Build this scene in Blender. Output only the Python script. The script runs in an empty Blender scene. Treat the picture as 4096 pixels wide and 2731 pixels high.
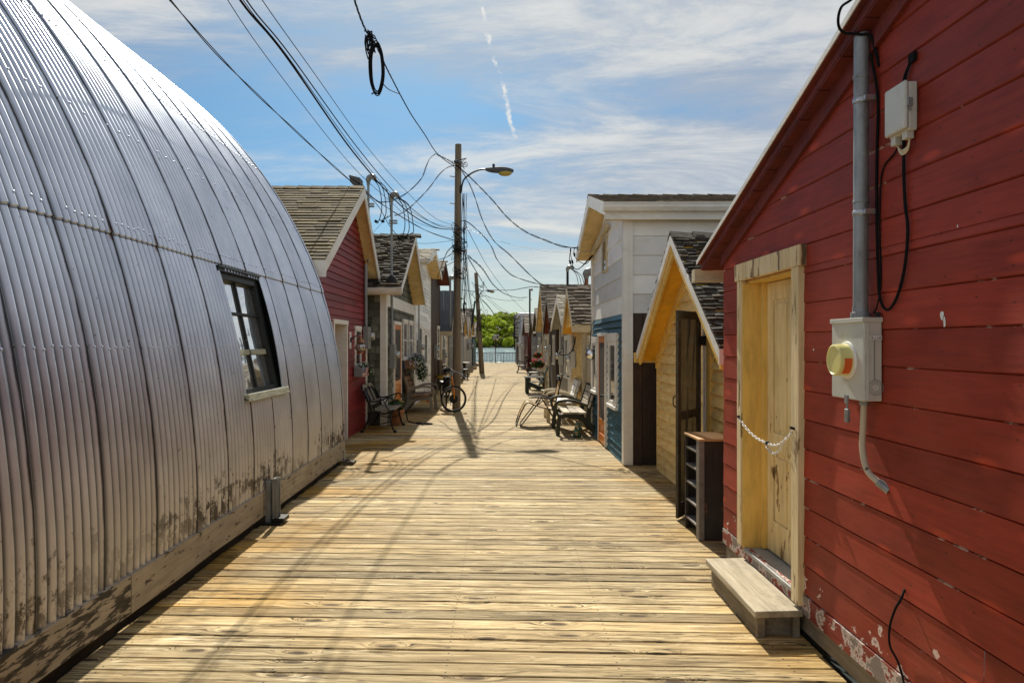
import bpy, bmesh, math, random
from mathutils import Vector, Matrix
random.seed(7)
R = math.radians
scene = bpy.context.scene
col = scene.collection

# ---------------------------------------------------------------- camera
cam_data = bpy.data.cameras.new("camera")
cam_data.lens = 24.0; cam_data.sensor_width = 36.0
cam_data.shift_x = 48/4096; cam_data.shift_y = 4.5/4096
cam_data.clip_start = 0.05; cam_data.clip_end = 6000
cam = bpy.data.objects.new("camera", cam_data)
cam.location = (0, 0, 1.75); cam.rotation_euler = (R(90), 0, 0)
col.objects.link(cam); scene.camera = cam
FP = 2731.0
def P(u, v, Y):
    """photo pixel at distance Y down the walk -> point in the place"""
    return Vector(((u-2000)/FP*Y, Y, 1.75+(1370-v)/FP*Y))

# ---------------------------------------------------------------- sun, sky, exposure
LIGHT = Vector((0.10, -1.064, -1.0)).normalized()
sun_data = bpy.data.lights.new("sun", 'SUN'); sun_data.energy = 5.0; sun_data.angle = R(0.55)
sun_data.color = (1.0, 0.93, 0.80)
sun = bpy.data.objects.new("sun", sun_data)
sun.rotation_euler = LIGHT.to_track_quat('-Z', 'Y').to_euler()
sun.location = (-5, 40, 40)
col.objects.link(sun)
scene.view_settings.view_transform = 'Standard'; scene.view_settings.look = 'None'
scene.view_settings.exposure = 0.42; scene.view_settings.gamma = 1.0
scene.render.engine = 'CYCLES'

class NT:
    def __init__(s, tree): s.t = tree; s.n = tree.nodes; s.l = tree.links
    def node(s, typ, ins=None, **props):
        n = s.n.new(typ)
        for k, v in props.items(): setattr(n, k, v)
        for k, v in (ins or {}).items(): s.put(n, k, v)
        return n
    def put(s, n, k, v):
        i = n.inputs[k]
        if isinstance(v, bpy.types.NodeSocket): s.l.new(v, i)
        else: i.default_value = v
    def math(s, op, a, b=0.0, c=None, clamp=False):
        n = s.n.new('ShaderNodeMath'); n.operation = op; n.use_clamp = clamp
        s.put(n, 0, a); s.put(n, 1, b)
        if c is not None: s.put(n, 2, c)
        return n.outputs[0]
    def mix(s, fac, a, b, blend='MIX'):
        n = s.n.new('ShaderNodeMix'); n.data_type = 'RGBA'; n.blend_type = blend
        s.put(n, 0, fac); s.put(n, 6, a); s.put(n, 7, b)
        return n.outputs[2]
    def ramp(s, fac, stops, interp='LINEAR'):
        n = s.n.new('ShaderNodeValToRGB'); n.color_ramp.interpolation = interp
        e = n.color_ramp.elements
        while len(e) < len(stops): e.new(0.5)
        for i, (p, c) in enumerate(stops):
            e[i].position = p; e[i].color = c if len(c) == 4 else (*c, 1)
        s.put(n, 0, fac); return n.outputs[0]
    def step(s, v, lo, hi):
        n = s.n.new('ShaderNodeMapRange'); n.interpolation_type = 'SMOOTHSTEP'
        s.put(n, 0, v); n.inputs[1].default_value = lo; n.inputs[2].default_value = hi
        n.inputs[3].default_value = 0; n.inputs[4].default_value = 1
        return n.outputs[0]
    def noise(s, vec, scale=1, detail=4, rough=.55, w=None, dist=0):
        n = s.n.new('ShaderNodeTexNoise')
        if w is not None: n.noise_dimensions = '4D'; s.put(n, 'W', w)
        s.put(n, 'Vector', vec); s.put(n, 'Scale', scale); s.put(n, 'Detail', detail)
        s.put(n, 'Roughness', rough); s.put(n, 'Distortion', dist)
        return n.outputs[0]
    def mapv(s, vec, scale=(1, 1, 1), rot=(0, 0, 0), loc=(0, 0, 0)):
        n = s.n.new('ShaderNodeMapping'); s.put(n, 0, vec)
        n.inputs[1].default_value = loc; n.inputs[2].default_value = rot; n.inputs[3].default_value = scale
        return n.outputs[0]

world = bpy.data.worlds.new("World"); scene.world = world; world.use_nodes = True
w = NT(world.node_tree); w.n.clear()
sky = w.node('ShaderNodeTexSky', sky_type='NISHITA', sun_disc=False, sun_elevation=R(43.2), sun_rotation=R(-5.3),
             altitude=200, air_density=1.0, dust_density=1.2, ozone_density=2.2)
SKY_K = 0.065
tc = w.node('ShaderNodeTexCoord')
sep = w.node('ShaderNodeSeparateXYZ', {0: tc.outputs['Generated']})
dx, dy, dz = sep.outputs
ysafe = w.math('MAXIMUM', w.math('ABSOLUTE', dy), 0.02)
zc = w.math('MAXIMUM', dz, 0.0)
zp = w.math('ADD', zc, 0.13)
cx_ = w.math('DIVIDE', dx, zp); cy_ = w.math('DIVIDE', dy, zp)
cv = w.node('ShaderNodeCombineXYZ', {0: cx_, 1: cy_, 2: 0.0}).outputs[0]
n1 = w.noise(w.mapv(cv, (0.42, .95, 1), (0, 0, R(-32)), (3.1, 1.7, 0)), 1.0, 9, .60, dist=.4)
n2 = w.noise(w.mapv(cv, (.95, 2.3, 1), (0, 0, R(-24)), (7.3, 2.2, 0)), 1.0, 11, .68, dist=.5)
n3 = w.noise(w.mapv(cv, (0.28, 0.4, 1), (0, 0, 0), (5.2, 9.1, 0)), 1.0, 3, .5)
side_ = w.math('MULTIPLY', w.math('MINIMUM', w.math('MAXIMUM', cx_, -1.0), 1.2), 0.085)
cl = w.math('ADD', w.math('ADD', w.math('MULTIPLY', n1, .45), w.math('MULTIPLY', n2, .50)), w.math('MULTIPLY', n3, .42))
cl = w.math('ADD', cl, side_)
mask = w.step(cl, 0.54, 0.78)
mask = w.math('MULTIPLY', mask, w.step(dz, 0.015, 0.16))
# vapour trail
a_ = w.math('DIVIDE', dx, ysafe); b_ = w.math('DIVIDE', dz, ysafe)
ab = w.node('ShaderNodeCombineXYZ', {0: a_, 1: b_, 2: 0.0}).outputs[0]
wob = w.math('MULTIPLY', w.math('SUBTRACT', w.noise(ab, 15, 6, .75), .5), .030)
a0 = w.math('SUBTRACT', .0240, w.math('MULTIPLY', w.math('SUBTRACT', b_, .291), .25))
dd = w.math('ABSOLUTE', w.math('SUBTRACT', w.math('ADD', a_, wob), a0))
tr = w.math('SUBTRACT', 1.0, w.step(dd, 0.0006, 0.0042))
tr = w.math('MULTIPLY', tr, w.step(w.noise(ab, 42, 7, .75), .42, .60))
tr = w.math('MULTIPLY', tr, w.step(b_, .285, .31))
tr = w.math('MULTIPLY', tr, w.step(dy, 0.0, 0.1))
tr = w.math('MULTIPLY', tr, .95)
skyc = w.mix(1.0, sky.outputs[0], (0.46, 0.77, 0.94, 1), 'MULTIPLY')
cloudc = w.mix(w.step(n2, .40, .66), (5.2, 5.6, 6.3, 1), (9.2, 9.0, 8.4, 1))
# added fill light: unseen bright cloud behind the viewer and veil high overhead
back = w.math('MULTIPLY', w.step(w.math('MULTIPLY', dy, -1.0), -.25, .35), w.step(dz, .0, .2))
high = w.step(dz, .50, .80)
cloudc = w.mix(w.math('MAXIMUM', back, high), cloudc, (7.8, 7.9, 8.1, 1))
mask = w.math('MAXIMUM', mask, w.math('MAXIMUM', w.math('MULTIPLY', back, .7), w.math('MULTIPLY', high, .12)))
m1 = w.mix(w.math('MULTIPLY', mask, .85), skyc, cloudc)
hz = w.math('SUBTRACT', 1.0, w.step(dz, -0.02, 0.22))
m1 = w.mix(w.math('MULTIPLY', hz, .7), m1, (9.2, 9.0, 7.5, 1))
m1 = w.mix(tr, m1, (9.5, 9.4, 9.1, 1))
bg = w.node('ShaderNodeBackground', {0: m1, 1: SKY_K})
wo = w.node('ShaderNodeOutputWorld', {0: bg.outputs[0]})

# ---------------------------------------------------------------- mesh helper
def V(*a): return Vector(a)
class MB:
    def __init__(s): s.v = []; s.f = []; s.t = []; s.m = []; s.tone = 0.5; s.mi = 0
    def face(s, pts, tone=None):
        i = len(s.v); s.v.extend(Vector(p) for p in pts)
        s.f.append(tuple(range(i, i+len(pts)))); s.t.append(s.tone if tone is None else tone); s.m.append(s.mi)
    def raw(s, vs, fs, tone=None):
        i = len(s.v); s.v.extend(Vector(p) for p in vs)
        for f in fs:
            s.f.append(tuple(i+k for k in f)); s.t.append(s.tone if tone is None else tone); s.m.append(s.mi)
    def hexa(s, p, tone=None):      # 8 corners, bottom 4 then top 4
        s.raw(p, [(3, 2, 1, 0), (4, 5, 6, 7), (0, 1, 5, 4), (1, 2, 6, 5), (2, 3, 7, 6), (3, 0, 4, 7)], tone)
    def mbox(s, mp, a0, a1, z0, z1, p0, p1, tone=None):
        s.hexa([mp(a0, z0, p0), mp(a1, z0, p0), mp(a1, z0, p1), mp(a0, z0, p1),
                mp(a0, z1, p0), mp(a1, z1, p0), mp(a1, z1, p1), mp(a0, z1, p1)], tone)
    def box(s, x0, x1, y0, y1, z0, z1, tone=None):
        s.hexa([(x0, y0, z0), (x1, y0, z0), (x1, y1, z0), (x0, y1, z0), (x0, y0, z1), (x1, y0, z1), (x1, y1, z1), (x0, y1, z1)], tone)
    def bar(s, a, b, wd, ht, up=(0, 0, 1), tone=None):
        a = Vector(a); b = Vector(b); d = (b-a).normalized(); u = Vector(up)
        x = d.cross(u)
        if x.length < 1e-4: x = d.cross(Vector((1, 0, 0)))
        x.normalize(); y = x.cross(d).normalized()
        x = x*(wd/2); y = y*(ht/2)
        s.hexa([a-x-y, a+x-y, b+x-y, b-x-y, a-x+y, a+x+y, b+x+y, b-x+y], tone)
    def tube(s, pts, r, n=8, cap=True, tone=None):
        pts = [Vector(p) for p in pts]; k = len(pts)
        rs = r if isinstance(r, (list, tuple)) else [r]*k
        base = len(s.v); prev = None
        for i, p in enumerate(pts):
            d = (pts[min(i+1, k-1)]-pts[max(i-1, 0)])
            if d.length < 1e-9: d = Vector((0, 0, 1))
            d.normalize()
            if prev is None:
                ref = Vector((0, 0, 1)) if abs(d.z) < .9 else Vector((1, 0, 0))
                x = d.cross(ref).normalized()
            else:
                x = (prev - d*prev.dot(d))
                if x.length < 1e-6: x = d.cross(Vector((0, .3, 1)))
                x.normalize()
            prev = x; y = d.cross(x)
            for j in range(n):
                t = 2*math.pi*j/n
                s.v.append(p + (x*math.cos(t)+y*math.sin(t))*rs[i])
        tn = s.tone if tone is None else tone
        for i in range(k-1):
            for j in range(n):
                a = base+i*n+j; b = base+i*n+(j+1) % n
                s.f.append((a, b, b+n, a+n)); s.t.append(tn); s.m.append(s.mi)
        if cap:
            s.f.append(tuple(base+j for j in reversed(range(n)))); s.t.append(tn); s.m.append(s.mi)
            s.f.append(tuple(base+(k-1)*n+j for j in range(n))); s.t.append(tn); s.m.append(s.mi)
    def strip(s, pts, side, wd, th, tone=None):    # flat bar swept along a path; side = width direction, th = in-plane thickness
        pts = [Vector(p) for p in pts]; side = Vector(side).normalized(); k = len(pts); base = len(s.v)
        ths = th if isinstance(th, (list, tuple)) else [th]*k
        for i, p in enumerate(pts):
            d = (pts[min(i+1, k-1)]-pts[max(i-1, 0)]).normalized(); nn = side.cross(d).normalized()
            h = nn*ths[i]/2; q = side*wd/2
            s.v.extend([p-q-h, p+q-h, p+q+h, p-q+h])
        tn = s.tone if tone is None else tone
        for i in range(k-1):
            for j in range(4):
                a = base+i*4+j; b = base+i*4+(j+1) % 4
                s.f.append((a, b, b+4, a+4)); s.t.append(tn); s.m.append(s.mi)
        s.f.append((base+3, base+2, base+1, base)); s.t.append(tn); s.m.append(s.mi)
        e = base+(k-1)*4; s.f.append((e, e+1, e+2, e+3)); s.t.append(tn); s.m.append(s.mi)
    def lathe(s, c, prof, n=16, axis='z', tone=None):
        c = Vector(c); base = len(s.v)
        for (r, h) in prof:
            for j in range(n):
                t = 2*math.pi*j/n; a = r*math.cos(t); b = r*math.sin(t)
                s.v.append(c + (Vector((a, b, h)) if axis == 'z' else Vector((h, a, b)) if axis == 'x' else Vector((a, h, b))))
        tn = s.tone if tone is None else tone
        for i in range(len(prof)-1):
            for j in range(n):
                a = base+i*n+j; b = base+i*n+(j+1) % n
                s.f.append((a, b, b+n, a+n)); s.t.append(tn); s.m.append(s.mi)
        s.f.append(tuple(base+j for j in reversed(range(n)))); s.t.append(tn); s.m.append(s.mi)
        e = base+(len(prof)-1)*n; s.f.append(tuple(e+j for j in range(n))); s.t.append(tn); s.m.append(s.mi)
    def ball(s, c, r, n=8, tone=None, rot=None):
        rx, ry, rz = r if isinstance(r, (tuple, list)) else (r, r, r)
        vs = []; fs = []; c = Vector(c)
        for i in range(n+1):
            ph = math.pi*i/n
            for j in range(n*2):
                th = math.pi*j/n
                q = Vector((rx*math.sin(ph)*math.cos(th), ry*math.sin(ph)*math.sin(th), rz*math.cos(ph)))
                if rot: q = rot @ q
                vs.append(c+q)
        for i in range(n):
            for j in range(n*2):
                a = i*2*n+j; b = i*2*n+(j+1) % (2*n); fs.append((a, a+2*n, b+2*n, b))
        s.raw(vs, fs, tone)
    def leaf(s, c, nrm, sz, tone=None, asp=.6):
        n = Vector(nrm).normalized(); x = n.orthogonal().normalized()
        x = Matrix.Rotation(random.uniform(0, 6.28), 3, n) @ x; y = n.cross(x)*asp; c = Vector(c)
        s.face([c-x*sz, c-y*sz, c+x*sz, c+y*sz], random.random() if tone is None else tone)
    def build(s, name, mat, parent=None, smooth=False, bevel=0, sharp=35):
        org = Vector((0, 0, 0))
        r = parent
        while r is not None and r.parent is not None: r = r.parent
        if r is not None: org = r.location.copy() if not r.get('_local') else org
        me = bpy.data.meshes.new(name)
        me.from_pydata([tuple(p-org) for p in s.v], [], s.f)
        mats = mat if isinstance(mat, (list, tuple)) else [mat]
        for m_ in mats: me.materials.append(m_)
        if len(mats) > 1: me.polygons.foreach_set('material_index', s.m)
        at = me.attributes.new('tone', 'FLOAT', 'FACE'); at.data.foreach_set('value', s.t)
        if smooth: me.polygons.foreach_set('use_smooth', [True]*len(s.f))
        me.update()
        o = bpy.data.objects.new(name, me); col.objects.link(o)
        if smooth == 'auto':
            me.set_sharp_from_angle(angle=R(sharp))
        if parent is not None: o.parent = parent
        if bevel:
            b = o.modifiers.new('bevel', 'BEVEL'); b.width = bevel; b.segments = 2; b.limit_method = 'ANGLE'; b.angle_limit = R(40)
        return o
def tag(o, label=None, cat=None, group=None, kind=None):
    for k, v in (('label', label), ('category', cat), ('group', group), ('kind', kind)):
        if v: o[k] = v
    return o
def thing(name, loc, label, cat, group=None, rz=0.0, local=False):
    o = bpy.data.objects.new(name, None); o.empty_display_size = .2; col.objects.link(o)
    o.location = loc
    if local: o['_local'] = 1
    o.rotation_euler = (0, 0, rz)
    return tag(o, label, cat, group)
def copy_tree(o, parent=None):
    c = o.copy(); col.objects.link(c)
    if parent is not None: c.parent = parent
    for ch in list(o.children): copy_tree(ch, c)
    return c
def catmull(pts, n=8):
    pts = [Vector(p) for p in pts]
    if len(pts) < 3: return pts
    q = [pts[0]*2-pts[1]]+pts+[pts[-1]*2-pts[-2]]; out = []
    for i in range(1, len(q)-2):
        a, b, c, d = q[i-1:i+3]
        for k in range(n):
            t = k/n
            out.append(.5*((2*b)+(c-a)*t+(2*a-5*b+4*c-d)*t*t+(3*b-a-3*c+d)*t**3))
    out.append(pts[-1]); return out

# ---------------------------------------------------------------- materials
def mat(name, c1, c2=None, rough=.7, metal=0, scale=(3, 3, 3), fine=None, tv=.25, dirt=None, damt=.5, dsc=(2, 2, 6),
        peel=None, pth=.62, psc=(5, 5, 9), pz=None, bump=.15, bscale=None, spec=.4, trans=0, coat=0, boards=None):
    m = bpy.data.materials.new(name); m.use_nodes = True
    t = NT(m.node_tree); bs = t.n['Principled BSDF']
    tc = t.node('ShaderNodeTexCoord').outputs['Object']
    tone = t.node('ShaderNodeAttribute', attribute_name='tone').outputs['Fac']
    wv = t.math('MULTIPLY', tone, 37.0)
    if c2 is None: c2 = tuple(x*.72 for x in c1)
    n = t.noise(t.mapv(tc, scale), 1, 6, .6, w=wv)
    c = t.ramp(n, [(.32, c2), (.68, c1)])
    hgt = n
    if fine:
        nf = t.noise(t.mapv(tc, fine), 1, 5, .65, w=wv)
        c = t.mix(t.math('MULTIPLY', t.step(nf, .35, .75), .5), c, (*[x*.45 for x in c2], 1))
        hgt = nf
    br = t.math('ADD', 1.0, t.math('MULTIPLY', t.math('SUBTRACT', tone, .5), tv*2))
    hs = t.node('ShaderNodeHueSaturation', {'Value': br, 'Color': c}); c = hs.outputs[0]
    if dirt:
        nd = t.noise(t.mapv(tc, dsc, loc=(3, 5, 1)), 1, 7, .68)
        c = t.mix(t.math('MULTIPLY', t.step(nd, .5, .72), damt), c, (*dirt, 1))
    if peel:
        np_ = t.noise(t.mapv(tc, psc, loc=(9, 2, 4)), 1, 8, .6)
        if pz:
            zz = t.node('ShaderNodeSeparateXYZ', {0: tc}).outputs[2]
            k = t.math('SUBTRACT', 1.0, t.step(zz, pz[0], pz[1]))
            np_ = t.math('ADD', np_, t.math('MULTIPLY', t.math('SUBTRACT', k, 1.0), .3))
        c = t.mix(t.step(np_, pth, pth+.015), c, t.mix(t.step(np_, pth+.045, pth+.07), (*peel, 1), (*[x*.42 for x in peel], 1)))
        hgt = t.math('SUBTRACT', hgt, t.math('MULTIPLY', t.step(np_, pth, pth+.02), .6))
    if boards:       # painted boards: knots bleeding through, nail heads, bare wood along some board edges
        sx = t.node('ShaderNodeSeparateXYZ', {0: tc}).outputs
        fr = t.math('FRACT', t.math('DIVIDE', t.math('SUBTRACT', sx[2], boards[0]), boards[1]))
        ed = t.math('SUBTRACT', 1.0, t.step(t.math('MINIMUM', fr, t.math('SUBTRACT', 1.0, fr)), .012, .05))
        en = t.step(t.math('ADD', t.noise(t.mapv(tc, (3, 2.6, 1.4), loc=(1, 4, 2)), 1, 8, .72), t.math('MULTIPLY', ed, .03)), .60, .64)
        c = t.mix(t.math('MULTIPLY', t.math('MULTIPLY', ed, en), .8), c, (.62, .50, .42, 1))
        kv = t.node('ShaderNodeTexVoronoi', {'Vector': t.node('ShaderNodeCombineXYZ', {0: t.math('MULTIPLY', sx[1], 1.7), 1: t.math('MULTIPLY', sx[2], 5.85), 2: 0.0}).outputs[0], 'Scale': 1.0}, feature='F1', voronoi_dimensions='2D')
        kc = t.node('ShaderNodeSeparateColor', {0: kv.outputs['Color']}).outputs[1]
        kk = t.math('MULTIPLY', t.math('SUBTRACT', 1.0, t.step(kv.outputs['Distance'], .04, .16)), t.step(kc, .55, .6))
        c = t.mix(t.math('MULTIPLY', kk, .55), c, (.60, .075, .03, 1))
        nv = t.node('ShaderNodeTexVoronoi', {'Vector': t.node('ShaderNodeCombineXYZ', {0: t.math('MULTIPLY', sx[1], 5.2), 1: t.math('MULTIPLY', sx[2], 11.7), 2: 0.0}).outputs[0], 'Scale': 1.0, 'Randomness': .75}, feature='F1', voronoi_dimensions='2D')
        nk = t.math('MULTIPLY', t.math('SUBTRACT', 1.0, t.step(nv.outputs['Distance'], .025, .05)), t.step(t.node('ShaderNodeSeparateColor', {0: nv.outputs['Color']}).outputs[0], .6, .62))
        c = t.mix(t.math('MULTIPLY', nk, .85), c, (.05, .012, .008, 1))
        fade = t.noise(t.mapv(tc, (1, .6, .9), loc=(2, 8, 3)), 1, 4, .6)
        c = t.mix(t.math('MULTIPLY', t.step(fade, .45, .75), .35), c, (.56, .13, .08, 1))
    t.put(bs, 'Base Color', c); bs.inputs['Roughness'].default_value = rough
    bs.inputs['Metallic'].default_value = metal; bs.inputs['Specular IOR Level'].default_value = spec
    if coat: bs.inputs['Coat Weight'].default_value = coat; bs.inputs['Coat Roughness'].default_value = .08
    if bump:
        if bscale: hgt = t.noise(t.mapv(tc, bscale), 1, 6, .6, w=wv)
        b = t.node('ShaderNodeBump', {'Strength': bump, 'Distance': .02, 'Height': hgt}); t.put(bs, 'Normal', b.outputs[0])
    if trans:
        tl = t.node('ShaderNodeBsdfTranslucent', {0: c}); mx = t.node('ShaderNodeMixShader', {0: trans})
        t.l.new(bs.outputs[0], mx.inputs[1]); t.l.new(tl.outputs[0], mx.inputs[2])
        t.l.new(mx.outputs[0], t.n['Material Output'].inputs[0])
    return m

M = {}
M['trim'] = mat('white_paint', (.84, .82, .76), (.74, .71, .64), .55, dirt=(.22, .17, .11), damt=.25)
M['trim2'] = mat('cream_paint', (.72, .62, .42), (.60, .50, .32), .6, dirt=(.25, .17, .08), damt=.3, fine=(9, 9, 40))
M['greytrim'] = mat('grey_paint', (.42, .42, .40), (.32, .32, .30), .6, fine=(9, 9, 40))
M['soffit'] = mat('cream_soffit', (.86, .66, .34), (.76, .56, .26), .6, dirt=(.35, .22, .08), damt=.25, fine=(6, 6, 6), bump=.05)
M['soffit_red'] = mat('red_soffit', (.20, .030, .018), (.11, .015, .012), .6, fine=(4, 30, 4), dirt=(.04, .01, .01), damt=.5)
M['soffit_yel'] = mat('yellow_soffit', (.92, .50, .035), (.84, .42, .025), .55, dirt=(.3, .18, .05), damt=.3, fine=(5, 5, 5), bump=.05)
M['soffit_dark'] = mat('dark_red_soffit', (.22, .06, .03), (.13, .03, .02), .6)
M['red_dark'] = mat('deep_red_siding', (.27, .020, .020), (.20, .013, .014), .5, fine=(3, 2, 30), dirt=(.33, .12, .11), damt=.12, dsc=(1.5, 1.5, 3))
M['shake_grey'] = mat('green_grey_shingle', (.17, .17, .13), (.11, .113, .085), .8, tv=.55, fine=(30, 30, 6))
M['white_lap'] = mat('white_siding', (.84, .84, .80), (.74, .74, .71), .5, dirt=(.3, .27, .22), damt=.2)
M['white_panel'] = mat('weathered_white_siding', (.84, .83, .78), (.76, .75, .71), .5, dirt=(.34, .30, .20), damt=.3, dsc=(1, 1, 3),
                       peel=(.10, .09, .08), pth=.735, psc=(3, 3, 12))
M['blue_lap'] = mat('blue_siding', (.045, .15, .20), (.03, .105, .15), .6, tv=.4, fine=(5, 3, 30), dirt=(.20, .33, .36), damt=.25, bump=.3)
M['yellow_lap'] = mat('yellow_siding', (.90, .66, .27), (.80, .55, .20), .6, tv=.12, fine=(4, 4, 18), dirt=(.30, .18, .06), damt=.35, bump=.25)
M['yellow_pale'] = mat('pale_yellow_shingle', (.80, .60, .24), (.68, .46, .15), .6, tv=.2, fine=(4, 2, 25), dirt=(.40, .25, .08), damt=.3)
M['grey_lap'] = mat('grey_siding', (.33, .31, .27), (.25, .24, .21), .65, tv=.25, fine=(4, 2, 25))
M['brown_vert'] = mat('dark_brown_boards', (.075, .042, .026), (.035, .02, .014), .7, tv=.4, fine=(20, 20, 1.5), bump=.35, dirt=(.14, .10, .06), damt=.3, dsc=(2, 2, 1))
M['weather_vert'] = mat('weathered_boards', (.12, .09, .065), (.045, .035, .028), .8, tv=.5, fine=(25, 25, 1.2), bump=.4)
M['grey_vert'] = mat('light_grey_boards', (.42, .42, .41), (.30, .30, .30), .6, tv=.2, fine=(20, 20, 2))
M['teal_vert'] = mat('dark_teal_boards', (.03, .07, .07), (.02, .045, .045), .6, tv=.2, fine=(20, 20, 2))
M['redbrown_vert'] = mat('red_brown_boards', (.16, .03, .022), (.09, .018, .014), .6, tv=.3, fine=(20, 20, 2))
M['roof_tan'] = mat('tan_asphalt_shingle', (.20, .155, .075), (.115, .088, .042), .9, tv=.55, scale=(14, 14, 14), fine=(90, 90, 90), dirt=(.05, .045, .02), damt=.4, dsc=(2, 2, 2), bump=.4)
M['roof_brown'] = mat('brown_shingle', (.22, .175, .125), (.12, .095, .067), .9, tv=.35, scale=(10, 10, 10), fine=(60, 60, 60), bump=.4)
M['roof_dark'] = mat('old_curled_shingle', (.11, .095, .072), (.045, .038, .03), .95, tv=.4, scale=(12, 12, 12), fine=(50, 50, 50), bump=.6, dirt=(.16, .13, .07), damt=.5)
M['roof_light'] = mat('pale_shingle', (.40, .36, .28), (.26, .23, .17), .9, tv=.5, scale=(10, 10, 10), fine=(60, 60, 60))
M['roof_base'] = mat('roof_felt', (.03, .027, .022), (.018, .016, .014), .95)
M['metal_dark'] = mat('dark_grey_metal', (.10, .105, .11), (.07, .075, .078), .7, metal=.0, tv=.1, bump=.05)
M['metal_white'] = mat('pale_ribbed_metal', (.62, .64, .68), (.5, .52, .56), .4, metal=.3, tv=.1, bump=.05)
M['galv'] = mat('galvanised_steel', (.34, .36, .36), (.22, .23, .23), .5, metal=.5, scale=(20, 20, 7), dirt=(.09, .05, .03), damt=.5, dsc=(8, 8, 4))
M['meter_box'] = mat('light_grey_enamel', (.58, .58, .52), (.50, .50, .45), .4, dirt=(.2, .14, .1), damt=.2, dsc=(12, 12, 12), bump=.03)
M['meter_dark'] = mat('mid_grey_enamel', (.27, .28, .27), (.21, .22, .21), .45, bump=.03)
M['black_iron'] = mat('black_iron', (.022, .022, .022), (.012, .012, .012), .45, metal=.3, bump=.08)
M['black_rubber'] = mat('black_rubber', (.016, .016, .017), None, .75, bump=.1)
M['cable'] = mat('black_cable', (.012, .012, .013), None, .85, bump=0, spec=.1)
M['cable_pale'] = mat('bare_steel_wire', (.42, .42, .38), None, .4, metal=.5, bump=0)
M['pole'] = mat('weathered_pole_wood', (.34, .27, .18), (.12, .09, .06), .85, scale=(9, 9, .5), fine=(45, 45, 1.2), bump=.7, tv=0)
M['wood_grey'] = mat('grey_weathered_wood', (.36, .31, .22), (.17, .14, .10), .85, scale=(8, 3, 8), fine=(30, 2.2, 60), tv=.3, bump=.5)
M['wood_dark'] = mat('dark_damp_wood', (.13, .105, .07), (.06, .048, .032), .85, scale=(8, 3, 8), fine=(30, 2.2, 60), tv=.3, bump=.5)
M['wood_warm'] = mat('warm_brown_wood', (.34, .19, .09), (.20, .10, .045), .6, scale=(8, 1.5, 8), fine=(40, 2, 40), tv=.3, bump=.3)
M['wood_pale'] = mat('pale_weathered_wood', (.50, .44, .33), (.34, .29, .21), .75, scale=(8, 1.5, 8), fine=(40, 2, 40), tv=.3, bump=.3)
M['yellow_bare'] = mat('peeling_yellow_wood', (.88, .74, .47), (.72, .55, .28), .7, scale=(10, 10, 1.5), fine=(40, 40, 1.6), tv=.3, bump=.5,
                       peel=(.30, .20, .10), pth=.60, psc=(14, 14, 2.2))
M['yellow_jamb'] = mat('yellow_jamb_paint', (.88, .60, .17), (.78, .50, .12), .55, fine=(20, 20, 3), dirt=(.25, .16, .07), damt=.3, dsc=(9, 9, 3))
M['door_yellow'] = mat('worn_yellow_door', (.92, .74, .40), (.84, .64, .30), .5, fine=(20, 20, 2.5), peel=(.36, .22, .09), pth=.585, psc=(11, 11, 4.5),
                       pz=(.9, 2.6), dirt=(.20, .14, .08), damt=.35, dsc=(6, 6, 2))
M['orange'] = mat('orange_varnished_wood', (.78, .25, .02), (.62, .17, .012), .4, scale=(10, 10, 1.5), fine=(40, 40, 2), bump=.1, coat=.2)
M['red_door'] = mat('red_door_paint', (.28, .03, .02), None, .5)
M['screen'] = mat('insect_screen', (.055, .052, .048), (.035, .033, .03), .6, bump=.1)
M['olive'] = mat('dark_olive_plastic', (.050, .050, .028), (.034, .034, .020), .6, bump=.1)
M['greige'] = mat('grey_tan_plastic', (.27, .24, .19), (.20, .18, .14), .65, bump=.12)
M['green_dark'] = mat('dark_green_plastic', (.022, .038, .026), (.015, .026, .019), .5, bump=.08)
M['shelf_grey'] = mat('scratched_grey_paint', (.23, .205, .175), (.17, .15, .13), .6, fine=(10, 10, 30), peel=(.42, .38, .32), pth=.70, psc=(22, 22, 8))
M['shelf_dark'] = mat('dark_shelf_boards', (.055, .045, .035), (.03, .024, .018), .7, fine=(30, 30, 3), peel=(.14, .07, .03), pth=.64, psc=(9, 9, 5))
M['orange_wood'] = mat('orange_pine_board', (.62, .36, .13), (.45, .25, .09), .6, scale=(3, 10, 8), fine=(3, 40, 40), bump=.2)
M['terracotta'] = mat('terracotta', (.42, .18, .08), (.30, .12, .055), .8)
M['leaf'] = mat('green_leaf', (.07, .14, .025), (.035, .08, .015), .6, tv=.8, trans=.35, bump=0)
M['petal_white'] = mat('white_petal', (.80, .78, .78), (.7, .68, .7), .6, tv=.2, trans=.3, bump=0)
M['petal_purple'] = mat('purple_petal', (.14, .10, .26), (.09, .06, .18), .6, tv=.5, trans=.3, bump=0)
M['petal_red'] = mat('red_petal', (.75, .025, .02), (.5, .01, .012), .55, tv=.4, trans=.3, bump=0)
M['petal_yellow'] = mat('yellow_petal', (.8, .55, .05), None, .55, trans=.3, bump=0)
M['planter'] = mat('blue_grey_planter', (.26, .29, .31), (.2, .22, .24), .6)
M['white_plain'] = mat('plain_white', (.78, .78, .76), (.74, .74, .72), .5, bump=.02)
M['flag_red'] = mat('flag_red_paint', (.5, .035, .035), None, .5, bump=0)
M['flag_blue'] = mat('flag_blue_paint', (.04, .07, .20), None, .5, bump=0)
M['copper'] = mat('weathered_copper', (.36, .16, .08), (.2, .1, .06), .45, metal=.6)
M['bike_orange'] = mat('orange_bike_paint', (.85, .28, .01), None, .3, coat=.6, bump=0)
M['alu'] = mat('brushed_aluminium', (.55, .55, .55), None, .35, metal=.8, bump=0)
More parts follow.
